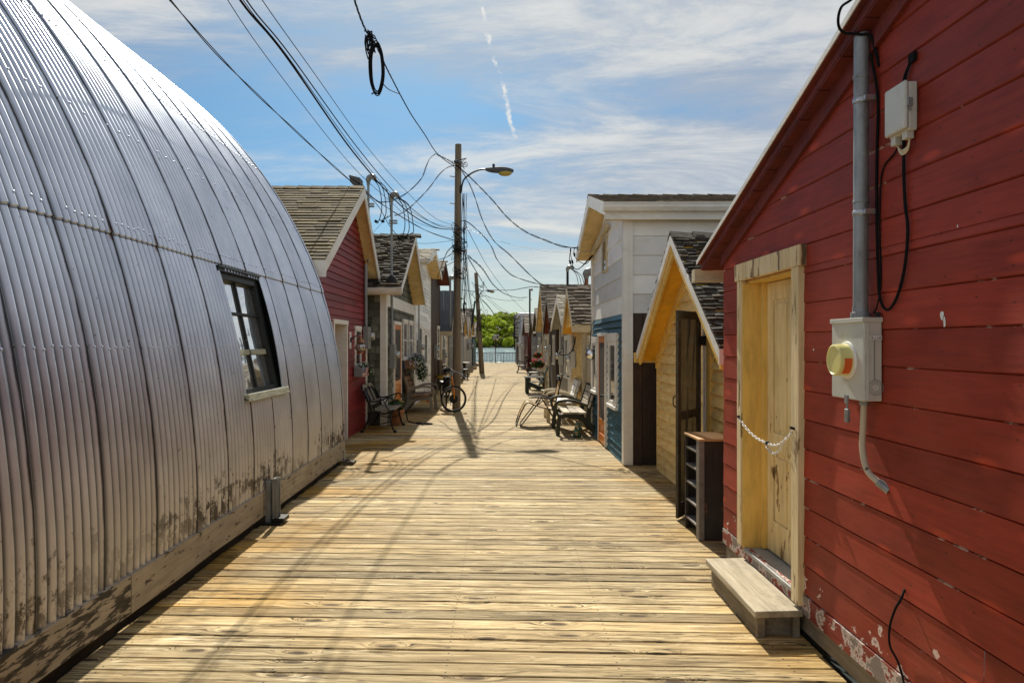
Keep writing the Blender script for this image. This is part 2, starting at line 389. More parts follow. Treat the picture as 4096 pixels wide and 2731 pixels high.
M['chain'] = mat('white_plastic_chain', (.80, .78, .72), None, .45, bump=0)
M['frog_green'] = mat('green_ceramic', (.06, .20, .10), (.03, .12, .06), .3, coat=.4, bump=0)
M['frog_tan'] = mat('tan_ceramic', (.50, .42, .24), None, .35, bump=0)
M['eye_black'] = mat('black_gloss', (.01, .01, .01), None, .2, bump=0)
M['sling'] = mat('tan_sling_mesh', (.55, .37, .16), (.42, .27, .11), .7, bump=.1)
M['rope'] = mat('yellow_rope', (.55, .38, .05), (.40, .26, .03), .8)
M['meter_yellow'] = mat('yellow_meter_cover', (.78, .72, .30), (.70, .63, .22), .3, coat=.4, bump=0)
M['label_orange'] = mat('orange_warning_label', (.75, .13, .02), None, .5, bump=0)
M['ink'] = mat('black_ink', (.02, .02, .02), None, .6, bump=0)
M['lamp_amber'] = mat('amber_lamp_lens', (.50, .36, .05), None, .2, coat=.5, bump=0)
M['pipe_tan'] = mat('tan_painted_conduit', (.55, .48, .36), (.45, .38, .28), .5, peel=(.08, .04, .03), pth=.66, psc=(16, 16, 16))
M['mirror'] = mat('mirror', (.85, .85, .85), (.8, .8, .8), .04, metal=1.0, bump=0, tv=0)
def glassmat(name, c, rough=.06, metal=0.0, spec=.8):
    m = bpy.data.materials.new(name); m.use_nodes = True; t = NT(m.node_tree); b = t.n['Principled BSDF']
    b.inputs['Base Color'].default_value = (*c, 1); b.inputs['Roughness'].default_value = rough
    b.inputs['Metallic'].default_value = metal; b.inputs['Specular IOR Level'].default_value = spec
    tc = t.node('ShaderNodeTexCoord').outputs['Object']
    bp = t.node('ShaderNodeBump', {'Strength': .06, 'Distance': .02, 'Height': t.noise(tc, 4, 2)}); t.put(b, 'Normal', bp.outputs[0])
    return m
M['glass'] = glassmat('dark_window_glass', (.018, .02, .022))
M['glass_hut'] = glassmat('sky_reflecting_glass', (.86, .87, .87), .03, .92)
M['glass_clear'] = glassmat('pale_meter_glass', (.45, .46, .45), .08, .5)

def mesh_mat_alpha(name, c, dens=.75):       # see-through woven mesh
    m = bpy.data.materials.new(name); m.use_nodes = True; t = NT(m.node_tree); b = t.n['Principled BSDF']
    tc = t.node('ShaderNodeTexCoord').outputs['Object']
    n = t.noise(t.mapv(tc, (3, 9, 1.3)), 1, 4, .6)
    t.put(b, 'Base Color', t.ramp(n, [(.35, tuple(x*.4 for x in c)), (.65, c)]))
    b.inputs['Roughness'].default_value = .8; b.inputs['Alpha'].default_value = dens
    return m
M['mesh_brown'] = mesh_mat_alpha('brown_sagging_screen', (.13, .105, .06), .86)

# ---------------------------------------------------------------- setting: deck, water, far shore
def deck_material():
    m = bpy.data.materials.new('deck_boards'); m.use_nodes = True; t = NT(m.node_tree); b = t.n['Principled BSDF']
    tc = t.node('ShaderNodeTexCoord').outputs['Object']
    tone = t.node('ShaderNodeAttribute', attribute_name='tone').outputs['Fac']
    wv = t.math('MULTIPLY', tone, 91.0)
    s = t.node('ShaderNodeSeparateXYZ', {0: tc}).outputs
    yy = t.math('ADD', s[1], t.math('MULTIPLY', s[0], .036))
    # knots: sparse cells stretched along the grain; they also bend the grain round them
    kv = t.node('ShaderNodeCombineXYZ', {0: t.math('MULTIPLY', s[0], 1.9), 1: t.math('MULTIPLY', yy, 6.9), 2: 0.0}).outputs[0]
    vo = t.node('ShaderNodeTexVoronoi', {'Vector': kv, 'Scale': 1.0, 'Randomness': .9}, feature='F1', voronoi_dimensions='2D')
    kd = vo.outputs['Distance']; kc = t.node('ShaderNodeSeparateColor', {0: vo.outputs['Color']}).outputs
    pick = t.step(kc[0], .72, .74)
    knot = t.math('MULTIPLY', t.math('SUBTRACT', 1.0, t.step(kd, .07, .17)), pick)
    swirl = t.math('MULTIPLY', t.math('SUBTRACT', 1.0, t.step(kd, .05, .42)), pick)
    gy = t.math('ADD', t.math('MULTIPLY', yy, 42.0), t.math('MULTIPLY', swirl, 3.2))
    gv = t.node('ShaderNodeCombineXYZ', {0: t.math('MULTIPLY', s[0], 2.3), 1: gy, 2: 0.0}).outputs[0]
    g1 = t.noise(gv, 1, 7, .62, w=wv, dist=.35)
    g2 = t.noise(t.node('ShaderNodeCombineXYZ', {0: t.math('MULTIPLY', s[0], 4.5), 1: t.math('MULTIPLY', gy, 2.6), 2: 0.0}).outputs[0], 1, 4, .6, w=wv)
    big = t.noise(t.mapv(tc, (.55, 1.6, 1)), 1, 4, .6, w=wv)
    c = t.ramp(g1, [(.28, (.085, .056, .024)), (.42, (.29, .215, .105)), (.56, (.50, .395, .215)), (.75, (.77, .66, .43))])
    c = t.mix(t.math('MULTIPLY', t.step(g2, .52, .68), .5), c, (.11, .065, .022, 1))
    bv = t.math('ADD', t.math('MULTIPLY', t.math('SUBTRACT', tone, .5), .62), t.math('ADD', .72, t.math('MULTIPLY', big, .56)))
    c = t.node('ShaderNodeHueSaturation', {'Value': bv, 'Color': c}).outputs[0]
    pt_ = t.noise(t.mapv(tc, (1.5, 7.5, 1), loc=(2, 7, 0)), 1, 7, .7, w=wv)
    c = t.mix(t.math('MULTIPLY', t.step(pt_, .52, .70), .42), c, (.20, .14, .065, 1))
    c = t.mix(t.math('MULTIPLY', t.step(t.noise(t.mapv(tc, (2.2, 11, 1), loc=(8, 1, 0)), 1, 7, .7, w=wv), .56, .68), .6), c, (.86, .76, .55, 1))
    # yellow algae staining along the hut foot and patches
    stn = t.noise(t.mapv(tc, (.5, .9, 1), loc=(4, 2, 0)), 1, 5, .6)
    edge = t.math('SUBTRACT', 1.0, t.step(s[0], -2.3, -0.7))
    edge2 = t.math('MULTIPLY', t.step(s[0], 1.15, 1.7), .6)
    k = t.math('MULTIPLY', t.math('ADD', t.math('MAXIMUM', edge, edge2), .18), t.step(stn, .36, .64))
    c = t.mix(t.math('MULTIPLY', k, .85), c, (.92, .66, .20, 1), 'MULTIPLY')
    # knots, splits
    rings = t.math('SINE', t.math('MULTIPLY', kd, 120.0))
    c = t.mix(t.math('MULTIPLY', knot, .92), c, t.mix(t.math('MULTIPLY', t.step(rings, -.2, .8), t.step(kd, .03, .10)), (.035, .020, .008, 1), (.17, .10, .04, 1)))
    cr = t.noise(t.node('ShaderNodeCombineXYZ', {0: t.math('MULTIPLY', s[0], 1.6), 1: t.math('MULTIPLY', gy, 1.35), 2: 3.0}).outputs[0], 1, 3, .5, w=wv)
    crk = t.math('SUBTRACT', 1.0, t.step(t.math('ABSOLUTE', t.math('SUBTRACT', cr, .5)), .006, .022))
    crk = t.math('MULTIPLY', crk, t.step(t.noise(t.mapv(tc, (1.3, 6, 1)), 1, 3, .5, w=wv), .42, .55))
    c = t.mix(t.math('MULTIPLY', crk, .92), c, (.03, .018, .008, 1))
    sp = t.noise(t.mapv(tc, (16, 60, 1), loc=(5, 5, 0)), 1, 5, .7, w=wv)
    c = t.mix(t.math('MULTIPLY', t.step(sp, .60, .70), .8), c, (.07, .045, .02, 1))
    c = t.mix(t.math('MULTIPLY', t.step(sp, .42, .30), .0), c, (.9, .8, .6, 1))
    fx = t.math('MULTIPLY', t.math('SUBTRACT', t.math('FRACT', t.math('DIVIDE', t.math('ADD', s[0], 2.15+.465), .93)), .5), .93)
    fy = t.math('FRACT', t.math('DIVIDE', t.math('ADD', yy, 2.4), .146))
    fy = t.math('MULTIPLY', t.math('SUBTRACT', t.math('ABSOLUTE', t.math('SUBTRACT', fy, .5)), .26), .146)
    nd_ = t.math('SQRT', t.math('ADD', t.math('MULTIPLY', fx, fx), t.math('MULTIPLY', fy, fy)))
    c = t.mix(t.math('MULTIPLY', t.math('SUBTRACT', 1.0, t.step(nd_, .004, .0085)), .85), c, (.03, .022, .016, 1))
    t.put(b, 'Base Color', c); b.inputs['Roughness'].default_value = .78; b.inputs['Specular IOR Level'].default_value = .25
    h = t.math('SUBTRACT', t.math('ADD', g1, t.math('MULTIPLY', g2, -.5)), t.math('MULTIPLY', crk, .8))
    bp = t.node('ShaderNodeBump', {'Strength': .5, 'Distance': .006, 'Height': h}); t.put(b, 'Normal', bp.outputs[0])
    return m
M['deck'] = deck_material()
rd = random.Random(3)
mb = MB(); y = -2.4
SK = -.036
while y < 60.5:
    wd = .146; g = rd.uniform(.006, .013) if rd.random() < .7 else rd.uniform(.013, .020)
    xl = -2.30 if y < 9.9 else -3.05
    xr = 1.80 if y < 5.55 else 2.6
    xl += rd.uniform(-.012, .012); xr += rd.uniform(-.01, .01)
    zt = rd.uniform(-.003, .002); j0 = rd.uniform(-.0025, .0025); j1 = rd.uniform(-.0025, .0025)
    def prof(x, j):
        s_ = SK*x+j
        return [V(x, y+s_+g/2, -.038), V(x, y+s_+wd-g/2, -.038), V(x, y+s_+wd-g/2, zt-.004), V(x, y+s_+wd-g/2-.005, zt), V(x, y+s_+g/2+.005, zt), V(x, y+s_+g/2, zt-.004)]
    a = prof(xl, j0); b_ = prof(xr, j1)
    tn = rd.random()
    mb.raw(a+b_, [(0, 1, 7, 6), (1, 2, 8, 7), (2, 3, 9, 8), (3, 4, 10, 9), (4, 5, 11, 10), (5, 0, 6, 11), (5, 4, 3, 2, 1, 0), (6, 7, 8, 9, 10, 11)], tn)
    y += wd
tag(mb.build('boardwalk', M['deck']), kind='structure')
mb = MB()
for x in (-2.15, -1.2, -.2, .8, 1.7): mb.box(x-.04, x+.04, -2.4, 60.6, -.26, -.042)
mb.box(-2.42, -2.36, -2.4, 9.9, -.9, -.03)
for x, y0, y1 in ((-3.1, 10, 60.6), (1.86, -2.4, 5.4), (2.66, 5.6, 60.6)): mb.box(x-.02, x+.02, y0, y1, -.9, -.06)
tag(mb.build('boardwalk_frame', M['wood_dark']), kind='structure')

def water_material():
    m = bpy.data.materials.new('lake_water'); m.use_nodes = True; t = NT(m.node_tree); b = t.n['Principled BSDF']
    b.inputs['Base Color'].default_value = (.22, .32, .36, 1); b.inputs['Roughness'].default_value = .12
    tc = t.node('ShaderNodeTexCoord').outputs['Object']
    n = t.noise(t.mapv(tc, (.9, .32, 1)), 1, 5, .65)
    bp = t.node('ShaderNodeBump', {'Strength': 1.0, 'Distance': .75, 'Height': n}); t.put(b, 'Normal', bp.outputs[0])
    return m
mb = MB(); mb.face([(-700, -60, -.9), (700, -60, -.9), (700, 352, -.9), (-700, 352, -.9)])
tag(mb.build('water', water_material()), kind='structure')
# far shore: a wooded rise
def ridge(x, y):
    r = 13.6+.9*math.sin(x*.06+2.0)+.6*math.sin(x*.17+.4)
    k = min(1, max(0, (y-350)/60)); return -1.0+ (r)*k*k*(3-2*k)
mb = MB(); nx, ny = 60, 14
vs = [(-700+1400*i/nx, 348+ (400*(j/ny)**1.6), ridge(-700+1400*i/nx, 348+400*(j/ny)**1.6)-.3) for j in range(ny+1) for i in range(nx+1)]
fs = [(j*(nx+1)+i, j*(nx+1)+i+1, (j+1)*(nx+1)+i+1, (j+1)*(nx+1)+i) for j in range(ny) for i in range(nx)]
mb.raw(vs, fs)
M['soil'] = mat('shore_ground', (.05, .06, .025), (.03, .035, .018), .95, scale=(.2, .2, .2))
tag(mb.build('hill', M['soil'], smooth=True), kind='structure')
M['wood_far'] = mat('sunlit_far_foliage', (.44, .50, .025), (.17, .25, .015), .7, tv=.75, scale=(.25, .25, .25), trans=.45, bump=0)
rt = random.Random(11); mb = MB()
def crown(cx, cy, cz, r, n, tone0):
    subs = [(V(cx, cy, cz)+V(rt.uniform(-.6, .6)*r, rt.uniform(-.6, .6)*r, rt.uniform(-.45, .55)*r), r*rt.uniform(.35, .6)) for _ in range(7)]
    for _ in range(n):
        c, q = rt.choice(subs)
        d = V(rt.gauss(0, 1), rt.gauss(0, 1), rt.gauss(0, 1)).normalized()
        if d.z < -.5: d.z *= -1
        p = c+d*q*rt.uniform(.7, 1.05)
        nn = d+V(rt.uniform(-.7, .7), rt.uniform(-.7, .7), rt.uniform(-.5, .7))
        x = nn.orthogonal().normalized()*rt.uniform(.22, .5); yv = nn.normalized().cross(x)*.8
        mb.face([p-x, p-yv, p+x, p+yv], min(1, max(0, tone0+rt.uniform(-.3, .3))))
for row in range(7):
    yy = 352+row*9
    x = -130
    while x < 130:
        near = -32 < x < 34
        r = rt.uniform(1.6, 4.4)
        h = ridge(x, yy+6)
        crown(x, yy+rt.uniform(-3, 3), h+r*.55+.5, r, 900 if near else 160, rt.uniform(.1, .95))
        x += r*(1.05 if near else 1.3)
tag(mb.build('wooded_shore', M['wood_far']), 'dense green wood covering the far shore of the lake', 'woodland', kind='stuff')

# ---------------------------------------------------------------- building helpers
def lapse(mb, mp, ylo, yhi, zb, zt, pitch, kind='lap', prd=.016, openings=(), rr=None, board=2.4, jit=.0):
    rr = rr or random
    z = zb
    while z < zt-1e-4:
        zf = z+pitch; z1 = min(zf, zt)
        p_at = lambda q: .002+prd*(zf-q)/pitch
        br = sorted({z, z1} | {o[k] for o in openings for k in (2, 3) if z < o[k] < z1})
        cuts = None
        for a, b in zip(br[:-1], br[1:]):
            mid = (a+b)/2; L, H = ylo(mid), yhi(mid)
            if H-L < .01: continue
            iv = [(L, H)]
            for o in openings:
                if o[2] < mid < o[3]:
                    nv = []
                    for (l, h) in iv:
                        if o[1] <= l or o[0] >= h: nv.append((l, h)); continue
                        if l < o[0]: nv.append((l, o[0]))
                        if h > o[1]: nv.append((o[1], h))
                    iv = nv
            if cuts is None:
                cuts = []; q = L-rr.uniform(0, board)
                wmin = .10 if kind == 'shake' else board*.6
                wmax = .22 if kind == 'shake' else board*1.2
                while q < H: q += rr.uniform(wmin, wmax); cuts.append((q, rr.random(), rr.uniform(-1, 1)))
            for (l, h) in iv:
                x0 = l
                for (q, tn, jj) in cuts+[(1e9, rr.random(), 0)]:
                    if q <= x0+.01: continue
                    x1 = min(q, h)
                    if x1-x0 < .004: break
                    e0a = ylo(a) if abs(x0-L) < 1e-6 else x0; e0b = ylo(b) if abs(x0-L) < 1e-6 else x0
                    e1a = yhi(a) if abs(x1-H) < 1e-6 else x1; e1b = yhi(b) if abs(x1-H) < 1e-6 else x1
                    if kind == 'lap':
                        j2 = jj*jit
                        mb.face([mp(e0a, a+j2, p_at(a)), mp(e1a, a-j2, p_at(a)), mp(e1b, b, p_at(b)), mp(e0b, b, p_at(b))], tn)
                        if a == z: mb.face([mp(e0a, a+j2, p_at(a)), mp(e1a, a-j2, p_at(a)), mp(e1a, a-j2, 0), mp(e0a, a+j2, 0)], tn)
                    elif kind == 'groove':
                        g0 = .0075 if a == z else 0; g1 = .0025 if b == z1 else 0
                        if abs(x1-H) > 1e-6 and not any(abs(x1-o[0]) < 1e-6 for o in openings):
                            mb.face([mp(e1a-.004, a, .001), mp(e1a+.004, a, .001), mp(e1b+.004, b, .001), mp(e1b-.004, b, .001)], 0.0); e1a -= .0025; e1b -= .0025
                        mb.face([mp(e0a, a+g0, prd), mp(e1a, a+g0, prd), mp(e1b, b-g1, prd*.6), mp(e0b, b-g1, prd*.6)], tn)
                        if g0: mb.face([mp(e0a, a, 0), mp(e1a, a, 0), mp(e1a, a+g0, prd), mp(e0a, a+g0, prd)], 0.0)
                        if g1: mb.face([mp(e0b, b-g1, prd*.6), mp(e1b, b-g1, prd*.6), mp(e1b, b, 0), mp(e0b, b, 0)], 0.0)
                    else:
                        zz = a+(jj*.012 if a == z else 0); g = .005
                        mb.face([mp(e0a, a, 0), mp(e1a, a, 0), mp(e1b, b, 0), mp(e0b, b, 0)], 0.0)
                        if e1a-e0a > .012:
                            mb.face([mp(e0a+g, zz, p_at(a)), mp(e1a-g, zz, p_at(a)), mp(e1b-g, b, p_at(b)), mp(e0b+g, b, p_at(b))], tn)
                            mb.face([mp(e0a+g, zz, p_at(a)), mp(e1a-g, zz, p_at(a)), mp(e1a-g, zz, 0), mp(e0a+g, zz, 0)], tn)
                    x0 = x1
                    if x1 >= h-1e-6: break
        z = zf
def vertical(mb, mp, y0, y1, zb, top, wd=.19, batten=False, prd=.012, rr=None):
    rr = rr or random
    y = y0
    mb.face([mp(y0, zb, 0), mp(y1, zb, 0), mp(y1, top(y1), 0), mp((y0+y1)/2, max(top((y0+y1)/2), min(top(y0), top(y1))), 0), mp(y0, top(y0), 0)], 0.0)
    while y < y1-.01:
        e = min(y+wd*rr.uniform(.92, 1.06), y1); a, b = y+.004, e-.004
        ta, tb = top(a), top(b); tn = rr.random()
        mb.hexa([mp(a, zb, 0), mp(b, zb, 0), mp(b, zb, prd), mp(a, zb, prd), mp(a, ta, 0), mp(b, tb, 0), mp(b, tb, prd), mp(a, ta, prd)], tn)
        y = e
def shingles(mb, eave, ridge_, x0, x1, expo=.14, tab=.3, th=.012, rr=None, jag=0.0, curl=0.0):
    """eave, ridge_ = (Y, z); courses of separate tabs running along X"""
    rr = rr or random
    E = V(0, eave[0], eave[1]); T = V(0, ridge_[0], ridge_[1]); d = T-E; L = d.length; d.normalize()
    n = V(1, 0, 0).cross(d).normalized()
    if n.z < 0: n = -n
    k = max(1, round(L/expo)); ex = L/k
    for i in range(k):
        s0 = i*ex; s1 = s0+ex*1.05
        x = min(x0, x1)-rr.uniform(0, tab); xe = max(x0, x1); xs = min(x0, x1)
        while x < xe:
            w_ = tab*rr.uniform(.75, 1.25); a = max(x, xs); b = min(x+w_, xe); x += w_
            if b-a < .02: continue
            tn = rr.random(); h = th*rr.uniform(.7, 1.3)+curl*rr.random()
            j = rr.uniform(-jag, jag)*ex
            A = E+d*(s0-j)+V(a+.003, 0, 0); B = E+d*(s0-j+rr.uniform(-jag, jag)*ex*.4)+V(b-.003, 0, 0)
            C = E+d*s1+V(b-.003, 0, 0); D = E+d*s1+V(a+.003, 0, 0)
            q = [A+n*.002, B+n*.002, C+n*.001, D+n*.001, A+n*(h+.003), B+n*(h*rr.uniform(.6, 1.2)+.003), C+n*.004, D+n*.004]
            mb.hexa(q, tn)
def frontmap(s, xw):
    return lambda a, z, p: V(s*(xw-p), a, z)
def sidemap(s, xw, y0):
    return lambda a, z, p: V(s*(xw+a), y0-p, z)

def window(root, mp, a0, a1, z0, z1, trim, glass, tw=.07, rows=2, cols=1, sill=True, head=True, name='window', label=None):
    f = MB()
    f.mbox(mp, a0, a0+tw, z0+.001, z1-.001, -.02, .038); f.mbox(mp, a1-tw, a1, z0+.001, z1-.001, -.02, .038)
    f.mbox(mp, a0-.02, a1+.02, z1, z1+tw*1.25, -.02, .044)
    f.mbox(mp, a0+tw+.001, a1-tw-.001, z0, z0+tw*.6, -.02, .034)
    f.mbox(mp, a0+tw+.001, a1-tw-.001, z1-tw*.5, z1-.002, -.02, .034)
    for r in range(1, rows):
        q = z0+(z1-z0)*r/rows; f.mbox(mp, a0+tw+.001, a1-tw-.001, q-.018, q+.018, -.02, .032)
    for c in range(1, cols):
        q = a0+(a1-a0)*c/cols; f.mbox(mp, q-.018, q+.018, z0+tw*.6+.001, z1-tw*.5-.001, -.02, .030)
    w_ = f.build(name, trim, root, bevel=.003)
    if label: w_['label'] = label
    g = MB(); g.mbox(mp, a0+tw*.5, a1-tw*.5, z0+.01, z1-.01, -.02, .0195); g.build('pane', glass, w_)
    if sill:
        g = MB(); g.mbox(mp, a0-.03, a1+.03, z0-.05, z0-.001, -.02, .06); g.build('sill', trim, w_, bevel=.003)
    return w_
def door(root, mp, a0, a1, z0, z1, trim, dm, glass=None, tw=.08, gfrac=.45, recess=0.0, handle=True, label=None, screen=None):
    f = MB()
    p1 = .04; back = -recess-.02
    f.mbox(mp, a0, a0+tw, z0, z1-.001, back, p1); f.mbox(mp, a1-tw, a1, z0, z1-.001, back, p1)
    f.mbox(mp, a0-.02, a1+.02, z1, z1+tw*1.1, -.012, p1+.008)
    if recess: f.mbox(mp, a0, a1, z1, z1+.02, back, -.013)
    f.build('door_frame', trim, root, bevel=.003)
    d = MB(); pf = .022 if not recess else -recess
    i0, i1 = a0+tw+.001, a1-tw-.001
    d.mbox(mp, i0, i1, z0+.01, z1-.002, pf-.04, pf)
    gz = z0+(z1-z0)*(1-gfrac)
    st = .07
    d.mbox(mp, i0, i0+st, z0+.011, z1-.004, pf+.0005, pf+.012); d.mbox(mp, i1-st, i1, z0+.011, z1-.004, pf+.0005, pf+.012)
    for q0, q1 in ((z0+.012, z0+.16), (gz-.07, gz+.05), (z1-.11, z1-.005)):
        d.mbox(mp, i0+st+.001, i1-st-.001, q0, q1, pf+.0005, pf+.0118)
    do = d.build('door', dm, root, bevel=.003)
    if label: do['label'] = label
    if glass:
        g = MB(); g.mbox(mp, i0+st+.002, i1-st-.002, gz+.052, z1-.112, pf+.0006, pf+.006); g.build('door_pane', glass, do)
    if handle:
        g = MB(); mid = z0+(z1-z0)*.46; q = i0+.035
        g.tube([mp(q, mid, pf+.01), mp(q, mid, pf+.05)], .012, 8); g.ball(mp(q, mid, pf+.065), .024, 5)
        g.build('handle', M['black_iron'], do, smooth=True)
    return do

def house(name, label, s, xw, xr, wy, rn, rp, rf, zb=-.02, siding='lap', pitch=.115, sm=None, trim=None, soff=None, roofm=None, side='same', sidem=None,
          sidepitch=None, depth=4.6, tab=.3, expo=.14, th=.012, jag=0.0, curl=0.0, openings=(), t=.11, rakeh=.17, gutter=False, fasc=.17, cornerw=.1,
          prd=.016, board=2.4, group='boathouses along the boardwalk', split=None, seed=1, jit=0.0, cat='boathouse', ribs=False, corner=True, frieze=0):
    rr = random.Random(seed)
    root = thing(name, (s*xw, wy[0], 0), label, cat, group)
    mp = frontmap(s, xw); ms = sidemap(s, xw, wy[0])
    def roofz(y):
        if y <= rp[0]: return rn[1]+(rp[1]-rn[1])*(y-rn[0])/(rp[0]-rn[0])
        return rf[1]+(rp[1]-rf[1])*(rf[0]-y)/(rf[0]-rp[0])
    wt = lambda y: roofz(y)-t
    def ylo(z):
        if z <= wt(wy[0]): return wy[0]
        return min(rp[0], rn[0]+(z+t-rn[1])*(rp[0]-rn[0])/(rp[1]-rn[1]))
    def yhi(z):
        if z <= wt(wy[1]): return wy[1]
        return max(rp[0], rf[0]-(z+t-rf[1])*(rf[0]-rp[0])/(rp[1]-rf[1]))
    ztop = rp[1]-t
    # front wall
    f = MB()
    if siding == 'vert':
        vertical(f, mp, wy[0], wy[1], zb, wt, rr=rr)
        f.build('front_wall', sm, root)
    elif split:
        lapse(f, mp, lambda z: wy[0], lambda z: wy[1], zb, split[0], pitch, siding, prd, openings, rr, jit=jit)
        f.build('lower_wall', sm, root)
        f = MB(); lapse(f, mp, ylo, yhi, split[0], ztop, split[1], 'lap', .014, openings, rr, board=40)
        f.build('upper_wall', split[2], root)
    else:
        lapse(f, mp, ylo, yhi, zb, ztop, pitch, siding, prd, openings, rr, board=board, jit=jit)
        f.build('front_wall', sm, root)
    # near side wall
    f = MB(); zs = wt(wy[0])
    smm = sidem or sm
    if side == 'vert':
        vertical(f, ms, 0, depth, zb, lambda a: (split[0] if split else zs), wd=.24, rr=rr)
        f.build('side_wall', smm, root)
        if split:
            f = MB(); lapse(f, ms, lambda z: 0, lambda z: depth, split[0], zs, split[1], 'lap', .014, (), rr, board=40); f.build('upper_side_wall', split[2], root)
    else:
        lapse(f, ms, lambda z: 0, lambda z: depth, zb, zs, sidepitch or pitch, 'shake' if (side == 'shake' or siding == 'shake') else ('lap' if siding != 'groove' else 'groove'), prd, (), rr)
        f.build('side_wall', smm, root)
    # back and far side, plain closed shell set behind the siding
    f = MB()
    f.face([(s*(xw+depth), wy[0], zb), (s*(xw+depth), wy[1], zb), (s*(xw+depth), wy[1], wt(wy[1])), (s*(xw+depth), rp[0], ztop), (s*(xw+depth), wy[0], zs)])
    f.face([(s*(xw+.003), wy[1], zb), (s*(xw+depth), wy[1], zb), (s*(xw+depth), wy[1], wt(wy[1])), (s*(xw+.003), wy[1], wt(wy[1]))])
    f.build('rear_wall', smm, root)
    # corner boards
    if corner:
        for ya, yb, zz in ((wy[0]-.024, wy[0]+cornerw, wt(wy[0])), (wy[1]-cornerw, wy[1]+.02, wt(wy[1]))):
            cp = max(.026, prd+.010); ya = ya if ya > wy[0] else wy[0]-cp-.003
            f = MB()
            f.hexa([mp(ya, zb, -.03), mp(yb, zb, -.03), mp(yb, zb, cp), mp(ya, zb, cp),
                              mp(ya, wt(ya)-.002, -.03), mp(yb, wt(yb)-.002, -.03), mp(yb, wt(yb)-.002, cp), mp(ya, wt(ya)-.002, cp)])
            f.build('corner_board', trim, root, bevel=.003)
        f = MB(); f.mbox(ms, .031, cornerw, zb, zs-.002, -.01, max(.026, prd+.010)); f.build('corner_board', trim, root)
    # roof slab (its underside is the soffit)
    X0, X1 = s*xr, s*(xw+depth+.15)
    top = [(rn[0], rn[1]-.004), (rp[0], rp[1]-.004), (rf[0], rf[1]-.004)]; bot = [(a, b-t+.006) for a, b in top]
    f = MB()
    for (p, q, u, v_) in ((top[0], top[1], bot[1], bot[0]), (top[1], top[2], bot[2], bot[1])):
        f.hexa([(X0, v_[0], v_[1]), (X0, u[0], u[1]), (X1, u[0], u[1]), (X1, v_[0], v_[1]), (X0, p[0], p[1]), (X0, q[0], q[1]), (X1, q[0], q[1]), (X1, p[0], p[1])])
    f.build('soffit', soff, root)
    rf_ = MB()
    if ribs:
        nrib = int((abs(X1-X0))/.4)
        for (e, r_) in ((rn, rp), (rf, rp)):
            rf_.hexa([(X0-s*.02, e[0], e[1]), (X1, e[0], e[1]), (X1, r_[0], r_[1]), (X0-s*.02, r_[0], r_[1]),
                      (X0-s*.02, e[0], e[1]+.006), (X1, e[0], e[1]+.006), (X1, r_[0], r_[1]+.006), (X0-s*.02, r_[0], r_[1]+.006)])
            for i in range(nrib+1):
                x = X0+(X1-X0)*i/nrib; rf_.bar((x, e[0], e[1]+.015), (x, r_[0], r_[1]+.015), .02, .025)
    else:
        rf_.mi = 0
        shingles(rf_, (rn[0]-.03, rn[1]-.03*(rp[1]-rn[1])/(rp[0]-rn[0])), rp, X0-s*.03, X1, expo, tab, th, rr, jag, curl)
        shingles(rf_, (rf[0]+.03, rf[1]-.03*(rp[1]-rf[1])/(rf[0]-rp[0])), rp, X0-s*.03, X1, expo*1.5, tab*1.5, th, rr, jag, curl)
        x = min(X0-s*.03, X1)
        while x < max(X0, X1):          # ridge caps
            e = x+.25
            for sg, q in ((-1, rn), (1, rf)):
                dv = V(0, q[0]-rp[0], q[1]-rp[1]).normalized()*.13
                hh = th+.010+rr.uniform(0, .008)+curl*.5
                A = V(x, rp[0], rp[1]+hh); B = V(e-.005, rp[0], rp[1]+hh*.6)
                rf_.hexa([A+dv-V(0, 0, .012), B+dv-V(0, 0, .012), B-V(0, 0, .012), A-V(0, 0, .012), A+dv, B+dv, B, A], rr.random())
            x = e
    if len(rf_.v):
        ro = rf_.build('roof', roofm, root)
    # rake boards
    xa, xb = s*xr, s*(xr-.028)
    for (e, r_) in ((rn, rp), (rf, rp)):
        f = MB(); lo = rakeh
        f.hexa([(xa, e[0], e[1]-lo), (xa, r_[0], r_[1]-lo), (xb, r_[0], r_[1]-lo), (xb, e[0], e[1]-lo), (xa, e[0], e[1]+.004), (xa, r_[0], r_[1]+.004), (xb, r_[0], r_[1]+.004), (xb, e[0], e[1]+.004)])
        f.build('rake_board', trim, root, bevel=.003)
    # eave fascia
    f = MB(); f.box(min(X0-s*.03, X1), max(X0-s*.03, X1), rn[0]-.025, rn[0]-.001, rn[1]-fasc, rn[1]-.004)
    f.build('fascia', trim, root)
    if fasc > t+.02:       # boxed eave
        f = MB(); f.box(min(X0, X1), max(X0, X1), rn[0], wy[0]-.027, rn[1]-fasc+.003, rn[1]-fasc+.015); f.build('eave_soffit', soff, root)
    if gutter:
        f = MB(); g0 = rn[0]-.13
        pr = [(rn[0]-.026, rn[1]-.02), (rn[0]-.026, rn[1]-.13), (g0+.03, rn[1]-.13), (g0, rn[1]-.08), (g0, rn[1]-.03), (g0-.012, rn[1]-.02), (g0-.012, rn[1]-.034)]
        xs_, xe = X0-s*.06, X1
        for (a, b) in zip(pr[:-1], pr[1:]):
            f.hexa([(xs_, a[0], a[1]-.002), (xs_, b[0], b[1]-.002), (xe, b[0], b[1]-.002), (xe, a[0], a[1]-.002), (xs_, a[0]+.003, a[1]+.002), (xs_, b[0]+.003, b[1]+.002), (xe, b[0]+.003, b[1]+.002), (xe, a[0]+.003, a[1]+.002)])
        f.face([(xs_, a[0], a[1]) for a in pr[:6]]); f.build('gutter', trim, root)
